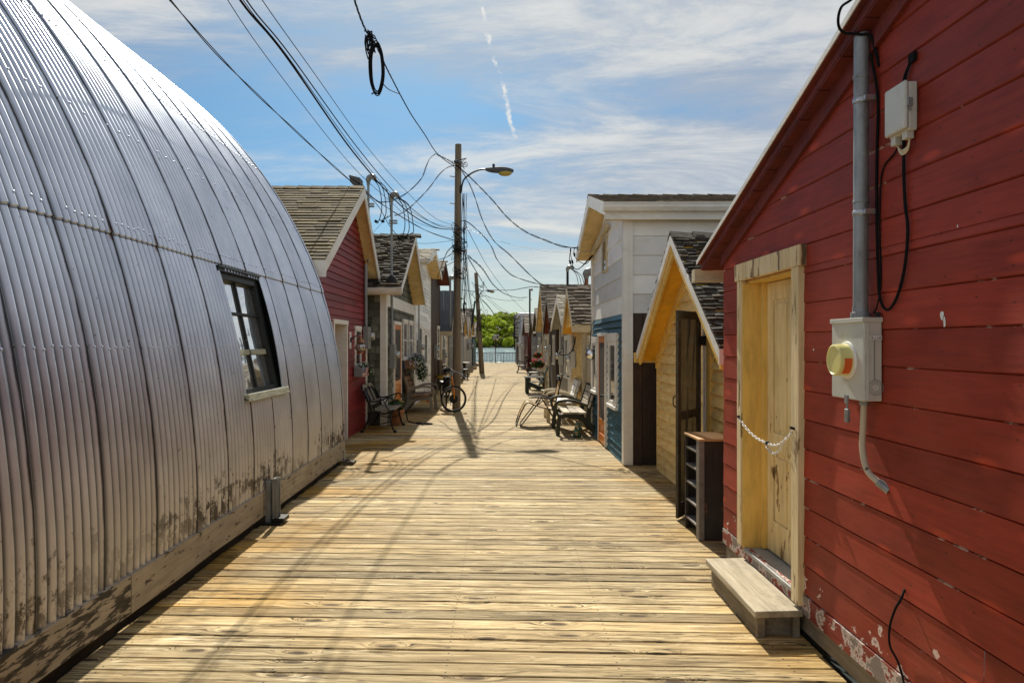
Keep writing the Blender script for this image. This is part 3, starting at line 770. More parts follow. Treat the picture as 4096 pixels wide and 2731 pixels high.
    if frieze:
        for (ya, yb) in ((wy[0], rp[0]), (rp[0], wy[1])):
            f = MB(); za, zb_ = wt(ya), wt(yb)
            f.hexa([mp(ya, za-frieze, .004), mp(yb, zb_-frieze, .004), mp(yb, zb_-frieze, .032), mp(ya, za-frieze, .032), mp(ya, za-.002, .004), mp(yb, zb_-.002, .004), mp(yb, zb_-.002, .032), mp(ya, za-.002, .032)])
            f.build('frieze_board', trim if frieze > 0 else trim, root)
    return root, mp, wt

# ---------------------------------------------------------------- the corrugated hut on the left
CX, CZ, RH = -8.43, .545, 6.16
HY0, HY1 = -2.6, 9.94
def hut():
    root = thing('metal_hut', (-8.43, HY0, 0), 'huge curved corrugated metal hut with one tilted window, filling the left of the walk', 'hut')
    pitch = .0742; seg = 8; ny = int((HY1-HY0)/pitch*seg)
    ys = [HY0+(HY1-HY0)*i/ny for i in range(ny+1)]
    lap = [18.3, 36.7, 55.1, 73.5, 91.9, 110.3, 128.7]
    th0 = math.degrees(math.asin((.31-CZ)/RH)); thn = 182
    ths = []; a = th0; step = 1.45
    marks = [6.85, 17.7]+[x for l in lap for x in (l-.06, l)]
    grid = [th0]
    while a < 100: a += step; grid.append(a)
    while a < thn: a += 5; grid.append(min(a, thn))
    grid = [g for g in grid if all(abs(g-m) > .35 for m in marks)]+marks
    grid = sorted(grid)
    rr = random.Random(5)
    npan = int((HY1-HY0)/(pitch*8))+2
    off = [rr.uniform(-.25, .25)*.001 for _ in range(npan)]
    def rad(y, th):
        k = (y-HY0)/pitch; pan = int(k//8); fr = (k/8) % 1
        r = RH+.0125*math.cos(2*math.pi*k)
        r += .006*(1-fr)+off[pan]              # each sheet laps over the next
        below = sum(1 for l in lap if th < l-.03)
        r += .0   # horizontal laps: upper sheets sit outside the lower ones
        if th < 18.27: r -= .012
        r += .004*math.sin(y*1.9+th*.11)*math.sin(th*.23+pan)
        if th < 3: r += .002*math.sin(k*1.7)
        return r
    vs = []; 
    for th in grid:
        c, s_ = math.cos(R(th)), math.sin(R(th))
        for y in ys:
            r = rad(y, th); vs.append((CX+r*c, y, CZ+r*s_))
    nyy = ny+1; fs = []; tn = []
    for i in range(len(grid)-1):
        mt = (grid[i]+grid[i+1])/2
        for j in range(ny):
            ym = (ys[j]+ys[j+1])/2
            if 6.85 < mt < 17.7 and 6.25 < ym < 7.26: continue
            fs.append((i*nyy+j, i*nyy+j+1, (i+1)*nyy+j+1, (i+1)*nyy+j)); tn.append((int((ym-HY0)/(pitch*8))*.37) % 1)
    mb = MB(); mb.v = [Vector(v) for v in vs]; mb.f = fs; mb.t = tn; mb.m = [0]*len(fs)
    # bolts along the sheets
    nrib = int((HY1-HY0)/pitch)
    for th, every in ((11.0, 1), (19.0, 1), (27.3, 2), (36.7, 1), (37.9, 2), (46, 2), (55.3, 1), (64, 2)):
        for k in range(1, nrib):
            if every == 2 and k % 2: continue
            if rr.random() < .12: continue
            y = HY0+k*pitch; t2 = th+rr.uniform(-.12, .12)
            if 6.2 < y < 7.3 and 6.5 < t2 < 18: continue
            r0 = rad(y, t2)-.002; c, s_ = math.cos(R(t2)), math.sin(R(t2)); n = V(c, 0, s_)
            p = V(CX, y, CZ)+n*r0; x = V(0, 1, 0); z = n.cross(x)
            vv = [p+(x*math.cos(q*math.pi/3)+z*math.sin(q*math.pi/3))*.0075 for q in range(6)]+[p+n*.006+(x*math.cos(q*math.pi/3)+z*math.sin(q*math.pi/3))*.008 for q in range(6)]+[p+n*.011]
            mb.raw(vv, [(q, (q+1) % 6, 6+(q+1) % 6, 6+q) for q in range(6)]+[(6+q, 6+(q+1) % 6, 12) for q in range(6)], .5)
    m = bpy.data.materials.new('corrugated_galvanised_sheet'); m.use_nodes = True; t = NT(m.node_tree); b = t.n['Principled BSDF']
    tc = t.node('ShaderNodeTexCoord').outputs['Object']
    tone = t.node('ShaderNodeAttribute', attribute_name='tone').outputs['Fac']
    s = t.node('ShaderNodeSeparateXYZ', {0: tc}).outputs
    n1 = t.noise(tc, 2.4, 6, .65); n2 = t.noise(t.mapv(tc, (9, 26, 2.2)), 1, 6, .7)
    c = t.ramp(n1, [(.3, (.50, .56, .66)), (.7, (.70, .76, .87))])
    c = t.node('ShaderNodeHueSaturation', {'Value': t.math('ADD', .93, t.math('MULTIPLY', tone, .14)), 'Color': c}).outputs[0]
    old = t.math('MULTIPLY', t.math('SUBTRACT', 1.0, t.step(s[2], .4, 1.7)), .45)    # cream tint on the lower sheets, fading out upwards
    c = t.mix(old, c, (.58, .46, .28, 1))
    # grime: vertical streaks and black rot near the foot, dark seams between sheets; then painted rib and lap shade
    sp = t.noise(t.mapv(tc, (18, 30, 18)), 1, 3, .7); c = t.mix(t.math('MULTIPLY', t.step(sp, .68, .74), .7), c, (.07, .055, .04, 1))
    low = t.math('SUBTRACT', 1.0, t.step(s[2], .33, .85))
    rot = t.step(t.math('ADD', t.noise(t.mapv(tc, (14, 11, 7)), 1, 7, .72), t.math('MULTIPLY', low, .18)), .60, .70)
    rot = t.math('MULTIPLY', rot, t.step(t.noise(t.mapv(tc, (1, .8, 1)), 1, 2, .5), .36, .56))
    rot = t.math('MULTIPLY', rot, t.math('SUBTRACT', 1.0, t.step(s[2], .45, 1.1)))
    c = t.mix(t.math('MULTIPLY', rot, .9), c, (.035, .026, .018, 1))
    seam = t.math('FRACT', t.math('DIVIDE', s[1], pitch*8))
    sd = t.math('MINIMUM', seam, t.math('SUBTRACT', 1.0, seam))
    sn = t.math('SUBTRACT', 1.0, t.step(t.math('ADD', sd, t.math('MULTIPLY', t.math('SUBTRACT', n2, .5), .03)), .008, .018))
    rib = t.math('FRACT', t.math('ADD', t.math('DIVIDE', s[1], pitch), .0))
    vl = t.math('SUBTRACT', 1.0, t.step(t.math('ABSOLUTE', t.math('SUBTRACT', rib, .5)), .05, .30))   # rib shade painted into the troughs
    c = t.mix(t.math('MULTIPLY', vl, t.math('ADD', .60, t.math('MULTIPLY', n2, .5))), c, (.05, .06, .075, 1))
    c = t.mix(t.math('MULTIPLY', sn, .93), c, (.012, .011, .010, 1))
    for zl in (2.468, 4.222, 5.593, 6.447):  # shadow under each horizontal lap, painted as a thin dark line
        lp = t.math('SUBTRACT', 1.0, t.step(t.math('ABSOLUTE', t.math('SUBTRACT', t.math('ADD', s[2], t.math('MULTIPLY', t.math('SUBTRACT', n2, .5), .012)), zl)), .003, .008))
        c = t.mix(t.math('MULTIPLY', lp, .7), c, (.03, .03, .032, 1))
    t.put(b, 'Base Color', c)
    t.put(b, 'Metallic', t.math('SUBTRACT', .72, t.math('MULTIPLY', old, .9)))
    t.put(b, 'Roughness', t.math('ADD', .30, t.math('MULTIPLY', n1, .20)))
    bp = t.node('ShaderNodeBump', {'Strength': .12, 'Distance': .01, 'Height': n1}); t.put(b, 'Normal', bp.outputs[0])
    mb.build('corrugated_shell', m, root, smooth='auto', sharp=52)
    # end wall closing the far end
    mb = MB(); pts = [V(CX+(RH-.06)*math.cos(R(q)), HY1-.12, CZ+(RH-.06)*math.sin(R(q))) for q in range(-3, 184, 4)]
    mb.face(pts); mb.build('end_wall', M['wood_dark'], root)
    mb = MB(); mb.face([p+V(0, HY0-HY1+.24, 0) for p in pts]); mb.build('end_wall', M['wood_dark'], root)
    # peeling kickboard at the foot, and timbers
    kb = mat('peeling_cream_kickboard', (.42, .36, .27), (.31, .27, .20), .7, fine=(14, 2, 30), peel=(.085, .072, .055), pth=.49, psc=(12, 5.0, 26), bump=.4)
    kb2 = mat('chipped_cream_kickboard', (.42, .37, .28), (.30, .26, .20), .7, fine=(14, 2, 30), peel=(.10, .085, .065), pth=.60, psc=(12, 5.5, 24), bump=.4)
    for (y0, y1, mm) in ((HY0, 4.18, kb), (4.19, 6.52, kb2), (6.56, HY1+.02, kb2)):
        mb = MB(); xk = CX+RH*math.cos(R(th0))
        n_ = max(2, int((y1-y0)/.5)); rr2 = random.Random(int(y1*10))
        prev = None
        for i in range(n_+1):
            y = y0+(y1-y0)*i/n_; zb_ = .09+rr2.uniform(-.008, .008)
            cur = [V(xk-.03, y, zb_), V(xk+.014, y, zb_), V(xk+.014, y, .325), V(xk-.03, y, .335)]
            if prev: mb.hexa([prev[0], prev[1], cur[1], cur[0], prev[3], prev[2], cur[2], cur[3]])
            prev = cur
        mb.build('kickboard', mm, root)
    mb = MB(); mb.box(-2.62, -2.36, HY0, HY1, -.9, .085); mb.build('foundation_beam', M['wood_dark'], root)
    # window, tilted with the wall
    B = V(-2.375, 0, 1.265); T = V(-2.625, 0, 2.425); U = (T-B).normalized(); Nn = V(U.z, 0, -U.x); H = (T-B).length
    wm = lambda a, z, p: V(0, a, 0)+B+U*z+Nn*p
    blk = mat('flaking_dark_green_paint', (.018, .024, .021), (.010, .012, .011), .5, fine=(30, 30, 8), peel=(.42, .44, .38), pth=.70, psc=(20, 20, 9), bump=.4)
    pale = mat('flaking_pale_green_sill', (.46, .47, .36), (.30, .30, .21), .75, fine=(20, 5, 30), peel=(.03, .03, .02), pth=.60, psc=(16, 7, 16), bump=.5)
    f = MB(); y0, y1 = 6.25, 7.26
    f.mbox(wm, y0-.01, y0+.034, .0, H, -.10, .018); f.mbox(wm, y1-.075, y1+.012, .0, H, -.10, .022)
    f.mbox(wm, y0+.035, y1-.076, H-.09, H, -.12, .03); f.mbox(wm, y0+.035, y1-.076, 0, .05, -.12, .015)
    mid = (y0+y1)/2-.02
    f.mbox(wm, mid-.016, mid+.016, .051, H-.091, -.028, -.006)
    f.mbox(wm, y0+.035, mid-.017, H*.66-.013, H*.66+.013, -.027, -.008); f.mbox(wm, mid+.017, y1-.076, H*.66-.013, H*.66+.013, -.027, -.008)
    wn = f.build('window', blk, root, bevel=.003); wn['label'] = 'dark green framed six-pane window tilted with the curved wall'
    f = MB(); f.mbox(wm, y0+.035, mid-.017, H*.34-.026, H*.34+.026, -.027, -.003); f.mbox(wm, mid+.017, y1-.076, H*.34-.026, H*.34+.026, -.027, -.003)
    f.build('meeting_rail', pale, wn, bevel=.003)
    f = MB(); f.mbox(wm, y0+.04, y1-.08, .03, H-.05, -.033, -.029); f.build('pane', M['glass_hut'], wn)
    f = MB(); f.mbox(wm, y0-.07, y1+.10, -.075, -.004, -.12, .10); f.build('sill', pale, wn, bevel=.006)
    f = MB(); f.mbox(wm, y0-.04, y1+.02, H+.002, H+.02, -.10, .075); f.mbox(wm, y0-.04, y1+.02, H-.03, H, .036, .06); f.build('drip_cap', blk, wn)
    return root
hut()
# galvanised channel bracket at the hut foot, twice
def bracket(x, y, label):
    root = thing('mooring_bracket', (x, y, 0), label, 'bracket', 'steel channel brackets at the hut foot')
    b = MB()
    for k, (dx_, h) in enumerate(((0, .42), (.075, .44))):
        b.box(x+dx_, x+dx_+.006, y-.04, y+.04, 0, h); b.box(x+dx_+.007, x+dx_+.045, y-.04, y-.034, 0, h); b.box(x+dx_+.007, x+dx_+.045, y+.034, y+.04, 0, h)
    b.build('channel', M['galv'], root)
    b = MB(); b.box(x-.02, x+.16, y-.09, y+.09, .0005, .02); b.box(x+.06, x+.18, y-.05, y+.12, .021, .06); b.build('base_plate', M['black_iron'], root, bevel=.004)
bracket(-2.26, 6.62, 'pair of pale steel channels standing at the hut foot below the tilted window')
def smallb():
    root = thing('mooring_bracket', (-2.2, 9.9, 0), 'small bent metal bracket at the far corner of the corrugated hut', 'bracket')
    b = MB(); b.box(-2.25, -2.1, 9.78, 9.98, .0005, .04); b.build('base_plate', M['wood_dark'], root, bevel=.004)
    b = MB(); b.bar((-2.24, 9.9, .04), (-2.12, 9.86, .14), .05, .008); b.box(-2.27, -2.25, 9.85, 9.95, .041, .2); b.build('channel', M['galv'], root)
smallb()

# ---------------------------------------------------------------- left-hand houses
L1, m1_, wt1 = house('red_boathouse', 'deep red boathouse with tan shingled roof and cream soffit beside the metal hut', -1, 2.81, 2.575, (10.1, 14.29),
    (10.0, 2.98), (12.88, 4.68), (14.68, 3.02), sm=M['red_dark'], pitch=.118, trim=M['trim'], soff=M['soffit'], roofm=M['roof_tan'], openings=((11.42, 12.42, -.1, 2.07),),
    tab=.42, expo=.13, th=.018, prd=.022, jag=.03, fasc=.27, rakeh=.20, seed=21, cornerw=.11)
door(L1, m1_, 11.40, 12.44, 0.0, 2.07, M['trim'], M['red_door'], M['glass'], recess=.19, tw=.07)
window(L1, m1_, 13.12, 13.66, 1.30, 2.0, M['trim'], M['glass'], tw=.06)
L2, m2_, wt2 = house('shingled_boathouse', 'grey-green shingled boathouse with orange door and dark shake roof', -1, 2.43, 2.08, (14.44, 19.2),
    (14.2, 2.90), (16.7, 4.37), (18.95, 2.90), sm=M['shake_grey'], siding='shake', pitch=.155, trim=M['trim'], soff=M['soffit'], roofm=M['roof_dark'],
    tab=.17, expo=.12, th=.022, jag=.3, curl=.03, prd=.026, fasc=.15, gutter=True, seed=22, cornerw=.10)
m2w = lambda a, z, p: m2_(a, z, p+.014)
d_ = door(L2, m2w, 15.40, 16.50, 0.0, 2.16, M['trim'], M['orange'], M['screen'], gfrac=.62, tw=.07, label='orange screen door with dark mesh')
window(L2, m2w, 16.88, 17.62, 1.36, 2.25, M['trim'], M['glass']); window(L2, m2w, 17.92, 18.72, 1.36, 2.25, M['trim'], M['glass'])
f = MB(); f.mbox(m2_, 14.55, 19.08, 2.52, 2.78, .002, .036); f.build('band_board', M['trim'], L2)
L3, m3_, _ = house('white_boathouse', 'white clapboard boathouse with pale shingle roof behind the shingled one', -1, 2.42, 2.05, (19.35, 23.7),
    (19.25, 4.12), (21.6, 4.70), (23.9, 4.1), sm=M['white_lap'], pitch=.13, trim=M['trim'], soff=M['soffit'], roofm=M['roof_light'], expo=.16, gutter=True, seed=23, t=.13)
window(L3, m3_, 20.2, 21.0, 1.25, 2.2, M['trim'], M['glass']); door(L3, m3_, 21.6, 22.5, 0, 2.1, M['trim'], M['trim'], M['glass'], gfrac=.5)
window(L3, m3_, 19.7, 20.0, 2.9, 3.6, M['trim'], M['glass'], rows=1)
L4, m4_, _ = house('brown_boathouse', 'narrow dark brown board boathouse between white and metal-roofed ones', -1, 2.40, 2.0, (23.8, 27.1),
    (23.75, 4.25), (24.9, 4.72), (27.0, 4.1), sm=M['brown_vert'], siding='vert', trim=M['brown_vert'], soff=M['soffit_dark'], roofm=M['roof_brown'], seed=24, expo=.17)
window(L4, m4_, 25.9, 26.8, 1.1, 2.3, M['trim'], M['glass'])
L5, m5_, _ = house('metal_roofed_boathouse', 'boathouse with steep dark grey metal roof and pale walls beyond the brown one', -1, 2.38, 1.93, (27.25, 30.8),
    (27.2, 2.2), (29.0, 3.95), (30.9, 2.2), sm=M['white_lap'], trim=M['trim2'], soff=M['greytrim'], roofm=M['metal_dark'], seed=25, ribs=True, cornerw=.5)
window(L5, m5_, 28.6, 29.4, 1.1, 1.95, M['trim'], M['glass'])
L6, m6_, _ = house('grey_boathouse', 'grey boathouse with brown roof mostly behind the near utility pole', -1, 2.3, 2.0, (31.0, 35.3), (30.95, 2.5), (33.1, 3.9), (35.4, 2.5),
    sm=M['grey_lap'], pitch=.13, trim=M['greytrim'], soff=M['soffit'], roofm=M['roof_brown'], seed=26, expo=.17)
L7, m7_, _ = house('small_grey_boathouse', 'low boathouse with white rake boards beyond the black bar table', -1, 2.15, 1.95, (41.7, 46.0), (41.6, 2.15), (43.6, 3.4), (46.1, 2.2),
    sm=M['grey_vert'], siding='vert', trim=M['trim'], soff=M['soffit'], roofm=M['roof_brown'], seed=27, expo=.2, tab=.4)
L6b, _, _ = house('plain_boathouse', 'grey board boathouse behind the near utility pole, just before the low one', -1, 2.2, 1.95, (35.6, 41.3), (35.5, 2.3), (38.4, 3.5), (41.4, 2.3),
    sm=M['grey_vert'], siding='vert', trim=M['greytrim'], soff=M['soffit'], roofm=M['roof_brown'], seed=28, expo=.2, tab=.4)
L8, m8_, _ = house('tall_brown_roofed_boathouse', 'light grey boathouse with tall brown shake roof left of the far pole', -1, 2.15, 1.95, (46.4, 51.6), (46.3, 2.35), (49.2, 4.15), (51.7, 2.4),
    sm=M['grey_vert'], siding='vert', trim=M['grey_vert'], soff=M['soffit'], roofm=M['roof_dark'], seed=29, expo=.24, tab=.4, th=.04, curl=.03)
L9, _, _ = house('teal_boathouse', 'dark teal boathouse last on the left before the lake', -1, 2.1, 1.9, (52.0, 58.5), (51.9, 2.2), (55, 3.4), (58.6, 2.2),
    sm=M['teal_vert'], siding='vert', trim=M['teal_vert'], soff=M['greytrim'], roofm=M['roof_brown'], seed=30, expo=.24, tab=.4)

# ---------------------------------------------------------------- right-hand houses
red_wall = mat('brick_red_siding', (.35, .042, .020), (.235, .027, .013), .55, tv=.18, scale=(1.5, 1.5, 3), fine=(3, 3.5, 42), boards=(.27, .171), dirt=(.50, .07, .03), damt=.2, dsc=(4, 3, 5),
               peel=(.68, .56, .50), pth=.585, psc=(9, 6.5, 9), pz=(.30, .85), bump=.10, spec=.25)
R1, mr1, wtr1 = house('red_plank_boathouse', 'large brick-red plank boathouse with yellow door and electric meter in the right foreground', 1, 1.80, 1.70, (-3.9, 5.47),
    (-4.4, 2.42), (.7, 4.21), (5.78, 2.43), zb=.27, siding='groove', pitch=.171, sm=red_wall, trim=M['soffit_red'], soff=M['soffit_red'], roofm=M['roof_dark'],
    openings=((4.12, 4.98, .22, 2.195),), prd=.011, t=.07, rakeh=.02, corner=False, board=6.5, frieze=.11, seed=31, expo=.3, tab=.6, depth=5.2)
# thin white drip edge on the rake
for (e, r_) in (((5.80, 2.43), (.7, 4.22)), ((-4.4, 2.42), (.7, 4.22))):
    f = MB(); f.hexa([(1.673, e[0], e[1]-.02), (1.673, r_[0], r_[1]-.02), (1.667, r_[0], r_[1]-.02), (1.667, e[0], e[1]-.02), (1.673, e[0], e[1]+.012), (1.673, r_[0], r_[1]+.012), (1.667, r_[0], r_[1]+.012), (1.667, e[0], e[1]+.012)])
    f.build('drip_edge', M['trim'], R1)
f = MB()
for i in range(22):          # soffit planks
    ya = 5.76-i*.235; yb = ya-.225; za = 2.43+(5.78-ya)*.3504-.068; zb_ = 2.43+(5.78-yb)*.3504-.068
    if yb < .75: break
    f.hexa([(1.705, ya, za-.012), (1.795, ya, za-.012), (1.795, yb, zb_-.012), (1.705, yb, zb_-.012), (1.705, ya, za), (1.795, ya, za), (1.795, yb, zb_), (1.705, yb, zb_)], random.random())
f.build('soffit_planks', M['soffit_red'], R1)
# skirting with flaked paint and the grey sill beam
skirt = mat('flaked_red_skirting', (.30, .05, .03), (.22, .035, .024), .6, fine=(10, 3, 30), peel=(.55, .45, .40), pth=.47, psc=(8, 6, 8), bump=.4)
f = MB(); f.mbox(mr1, -3.9, 5.47, .155, .268, -.01, .016); f.build('skirting', skirt, R1)
f = MB(); f.mbox(mr1, -3.9, 5.47, .03, .152, -.12, -.012); f.build('sill_beam', M['wood_grey'], R1, bevel=.006)
f = MB()
for y in (5.3, 4.3, 3.3, 2.7, 2.2, 1.2, 0): f.mbox(mr1, y-.06, y+.06, -.9, .028, -.2, -.08)
f.build('pier', M['wood_dark'], R1)
f = MB(); f.box(1.803, 1.86, 5.40, 5.468, .27, 2.3); f.build('far_corner', red_wall, R1)
# door: deep yellow reveal, weathered casing
f = MB(); f.mbox(mr1, 4.975, 5.06, .275, 2.20, -.004, .045)
f.mbox(mr1, 4.02, 4.12, .20, 2.20, -.004, .045); f.mbox(mr1, 3.99, 5.09, 2.201, 2.325, -.004, .052)
cs = f.build('door_frame', M['yellow_bare'], R1, bevel=.004)
f = MB(); f.mbox(mr1, 4.96, 4.975, .26, 2.18, -.17, .035); f.mbox(mr1, 4.12, 4.135, .26, 2.18, -.17, .035); f.mbox(mr1, 4.12, 4.975, 2.18, 2.199, -.17, .0)
f.mbox(mr1, 4.906, 4.959, .27, 2.179, -.145, -.09)
f.build('door_reveal', M['yellow_jamb'], R1, bevel=.003)
f = MB(); f.mbox(mr1, 4.136, 4.959, .235, .262, -.17, .03); f.build('threshold', M['greytrim'], R1, bevel=.004)
d = MB(); pf = -.12
d.mbox(mr1, 4.14, 4.905, .275, 2.175, pf-.04, pf-.012)
for (q0, q1) in ((4.14, 4.24), (4.805, 4.905), (4.47, 4.56)): d.mbox(mr1, q0, q1, .275, 2.175, pf-.011, pf)
for (q0, q1) in ((.275, .50), (.98, 1.12), (2.05, 2.175)):
    d.mbox(mr1, 4.241, 4.469, q0, q1, pf-.011, pf-.001); d.mbox(mr1, 4.561, 4.804, q0, q1, pf-.011, pf-.001)
for (a0, a1) in ((4.241, 4.469), (4.561, 4.804)):
    for (z0, z1) in ((.50, .98), (1.12, 2.05)):
        d.mbox(mr1, a0+.03, a1-.03, z0+.03, z1-.03, pf-.013, pf-.004)
dr = d.build('door', M['door_yellow'], R1, bevel=.004); dr['label'] = 'worn yellow panelled door with flaking paint'

gut = thing('gutter_end', (1.7, 5.85, 2.3), 'short cream gutter end sticking out under the red eave, over the black roof', 'gutter')
f = MB(); f.box(1.66, 3.2, 5.81, 5.92, 2.27, 2.28); f.box(1.66, 3.2, 5.81, 5.817, 2.281, 2.375); f.box(1.66, 3.2, 5.913, 5.92, 2.281, 2.375); f.face([(1.66, 5.81, 2.28), (1.66, 5.92, 2.28), (1.66, 5.92, 2.375), (1.66, 5.81, 2.375)])
f.build('gutter', M['trim2'], gut)
f = MB(); f.box(2.0, 2.05, 5.80, 5.93, 2.32, 2.40); f.build('strap', M['orange'], gut)

R2, mr2, wtr2 = house('yellow_boathouse', 'yellow clapboard boathouse with steep low roof of black curled shingles', 1, 2.20, 1.93, (5.98, 9.45),
    (5.94, 1.70), (7.64, 2.95), (9.53, 1.62), siding='lap', pitch=.125, sm=M['yellow_lap'], trim=M['trim'], soff=M['soffit_yel'], roofm=M['roof_dark'],
    expo=.078, tab=.12, th=.018, jag=.4, curl=.022, seed=32, jit=.008, prd=.036, cornerw=.09, t=.12, rakeh=.10, fasc=.14, corner=False, depth=4)
for ya, yb in ((9.36, 9.47),):
    f = MB(); f.mbox(mr2, ya, yb, 0, 1.6, -.02, .03); f.build('corner_board', M['yellow_lap'], R2, bevel=.003)
for (ya, yb) in ((7.64, 9.47), (5.98, 7.64)):      # yellow frieze following the roof
    f = MB(); za, zb_ = wtr2(ya), wtr2(yb)
    f.hexa([mr2(ya, za-.15, .003), mr2(yb, zb_-.15, .003), mr2(yb, zb_-.15, .045), mr2(ya, za-.15, .045), mr2(ya, za-.003, .003), mr2(yb, zb_-.003, .003), mr2(yb, zb_-.003, .045), mr2(ya, za-.003, .045)])
    f.build('frieze_board', M['yellow_jamb'], R2, bevel=.003)
    f = MB(); xa, xb = 1.93+.001, 1.96
    za, zb_ = za+.12, zb_+.12
    f.hexa([(xa, ya, za-.22), (xb, ya, za-.22), (xb, yb, zb_-.22), (xa, yb, zb_-.22), (xa, ya, za-.122), (xb, ya, za-.122), (xb, yb, zb_-.122), (xa, yb, zb_-.122)])
    f.build('inner_rake_board', M['yellow_jamb'], R2, bevel=.003)
f = MB(); f.box(1.885, 2.2, 9.54, 9.63, 1.47, 1.61); f.build('eave_box', M['yellow_jamb'], R2, bevel=.004)
f = MB(); f.mbox(mr2, 7.16, 7.24, 0, 2.06, .002, .05); f.build('door_frame', M['trim'], R2, bevel=.003)
f = MB(); f.mbox(mr2, 7.02, 7.155, 0, 2.06, .002, .042); f.build('door_casing', M['yellow_jamb'], R2, bevel=.003)
f = MB(); f.mbox(mr2, 6.70, 7.00, 1.50, 1.80, .002, .02); f.lathe(mr2(6.88, 1.68, .02), [(.10, 0), (.10, -.03), (.075, -.03), (.075, -.012)], 20, 'x'); f.build('porthole_frame', M['yellow_jamb'], R2)
f = MB(); f.lathe(mr2(6.88, 1.68, .024), [(.074, 0), (.074, -.008)], 20, 'x'); f.build('porthole_glass', M['glass'], R2)

R3, mr3, wtr3 = house('white_and_blue_boathouse', 'two-storey boathouse, white above and blue clapboard below, with orange door', 1, 1.80, 1.50, (9.75, 13.15),
    (9.61, 3.72), (11.41, 4.20), (13.22, 3.48), zb=.01, pitch=.104, sm=M['blue_lap'], trim=M['trim'], soff=M['soffit'], roofm=M['roof_brown'], side='vert', sidem=M['brown_vert'],
    split=(2.17, .276, M['white_panel']), seed=33, jit=.008, prd=.036, gutter=True, cornerw=.09, t=.15, rakeh=.18, fasc=.24, th=.02, jag=.1, expo=.15, depth=5)
m3w = lambda a, z, p: mr3(a, z, p+.026)
door(R3, m3w, 11.28, 12.12, 0.02, 1.86, M['trim'], M['orange'], M['screen'], gfrac=.80, tw=.05, label='orange screen door with tall dark mesh')
window(R3, m3w, 10.25, 11.02, .78, 1.76, M['trim'], M['glass'], tw=.11, rows=1)
window(R3, m3w, 12.36, 12.96, .86, 1.74, M['trim'], M['glass'], tw=.09, rows=1)
window(R3, mr3, 11.35, 11.85, 2.95, 3.50, M['trim2'], M['glass'], tw=.06, rows=1, sill=False)
f = MB(); f.bar((1.735, 12.9, 3.44), (1.735, 11.05, 3.645), .06, .075); f.build('sloping_trim', M['trim2'], R3, bevel=.008)  # beige trim piece following the gable slope, not a lamp
for (u, v, ww, hh) in ((3768, 1262, 10, 22), (3777, 1290, 6, 26), (3254, 1398, 5, 5), (3830, 905, 3, 8)):      # chips of bare paint
    Yc = 1.7875*FP/(u-2000); zc_ = 1.75+(1370-v)/FP*Yc; q = random.Random(u); k_ = Yc/FP
    f = MB(); f.face([mr1(Yc+ww*k_*math.cos(a*.7)*q.uniform(.5, 1.1)*1.4, zc_+hh*k_*math.sin(a*.7)*q.uniform(.7, 1.1), .0125) for a in range(9)]); f.build('paint_chip', M['white_plain'], R1)
R4, mr4, _ = house('pale_yellow_boathouse', 'pale yellow shingled boathouse with bright yellow gable beyond the blue wall', 1, 1.80, 1.55, (14.55, 17.0),
    (14.45, 2.14), (15.60, 3.02), (16.9, 2.06), siding='lap', pitch=.34, sm=M['yellow_pale'], trim=M['trim2'], soff=M['soffit_yel'], roofm=M['roof_brown'], seed=34,
    expo=.13, tab=.2, th=.025, jag=.15, curl=.015, cornerw=.2)
f = MB(); f.box(1.83, 2.6, 13.3, 14.45, 0, 1.9); f.build('porch_panel', M['trim2'], R4)
f = MB(); mk = lambda a, z, p: V(1.575-p, a, z)
lapse(f, mk, lambda z: 15.6-(3.02-.14-z)*1.25, lambda z: 15.6+(3.02-.14-z)*1.3, 2.1, 2.85, .14, 'lap', .01, (), random.Random(2)); f.build('gable_boards', M['soffit_yel'], R4)
R5, mr5, _ = house('grey_clapboard_boathouse', 'grey clapboard boathouse with white rake boards, right of the dark green chair', 1, 1.80, 1.55, (17.1, 20.4),
    (16.95, 2.33), (18.4, 3.0), (20.6, 2.25), sm=M['grey_lap'], pitch=.13, trim=M['trim'], soff=M['greytrim'], roofm=M['roof_light'], seed=35, expo=.13, th=.02, jag=.1, cornerw=.12)
window(R5, mr5, 17.9, 18.7, .85, 1.85, M['trim'], M['glass'], rows=1)
door(R5, mr5, 17.15, 17.75, 0, 1.95, M['trim'], M['white_plain'], None, tw=.05)
R6, mr6, _ = house('weathered_board_boathouse', 'boathouse of dark weathered vertical boards with reddish soffit', 1, 1.72, 1.5, (20.7, 23.4),
    (20.6, 2.5), (21.7, 3.26), (23.5, 2.15), siding='vert', sm=M['weather_vert'], trim=M['weather_vert'], soff=M['soffit_dark'], roofm=M['roof_brown'], seed=36, expo=.15, th=.02, jag=.1)
window(R6, mr6, 21.3, 21.9, 1.1, 1.9, M['trim'], M['glass'], rows=1)
R7, mr7, _ = house('cream_boathouse', 'cream boathouse with tall dark-shingled gable behind the red geraniums', 1, 1.72, 1.5, (23.6, 28.2),
    (23.5, 2.45), (25.3, 3.88), (28.3, 2.3), sm=M['trim2'], pitch=.2, trim=M['trim2'], soff=M['soffit'], roofm=M['roof_brown'], seed=37, expo=.17, th=.02, jag=.1)
window(R7, mr7, 24.6, 25.6, 1.0, 1.9, M['trim'], M['glass'])
R7b, mr7b, _ = house('brown_shingled_boathouse', 'brown shingled boathouse beyond the cream gable', 1, 1.78, 1.6, (28.5, 33.3),
    (28.4, 2.4), (31, 3.3), (33.4, 2.4), sm=M['grey_lap'], siding='shake', pitch=.18, trim=M['wood_dark'], soff=M['wood_dark'], roofm=M['roof_brown'], seed=38, expo=.2, tab=.4)
window(R7b, mr7b, 30, 31, 1.0, 1.9, M['trim'], M['glass'])
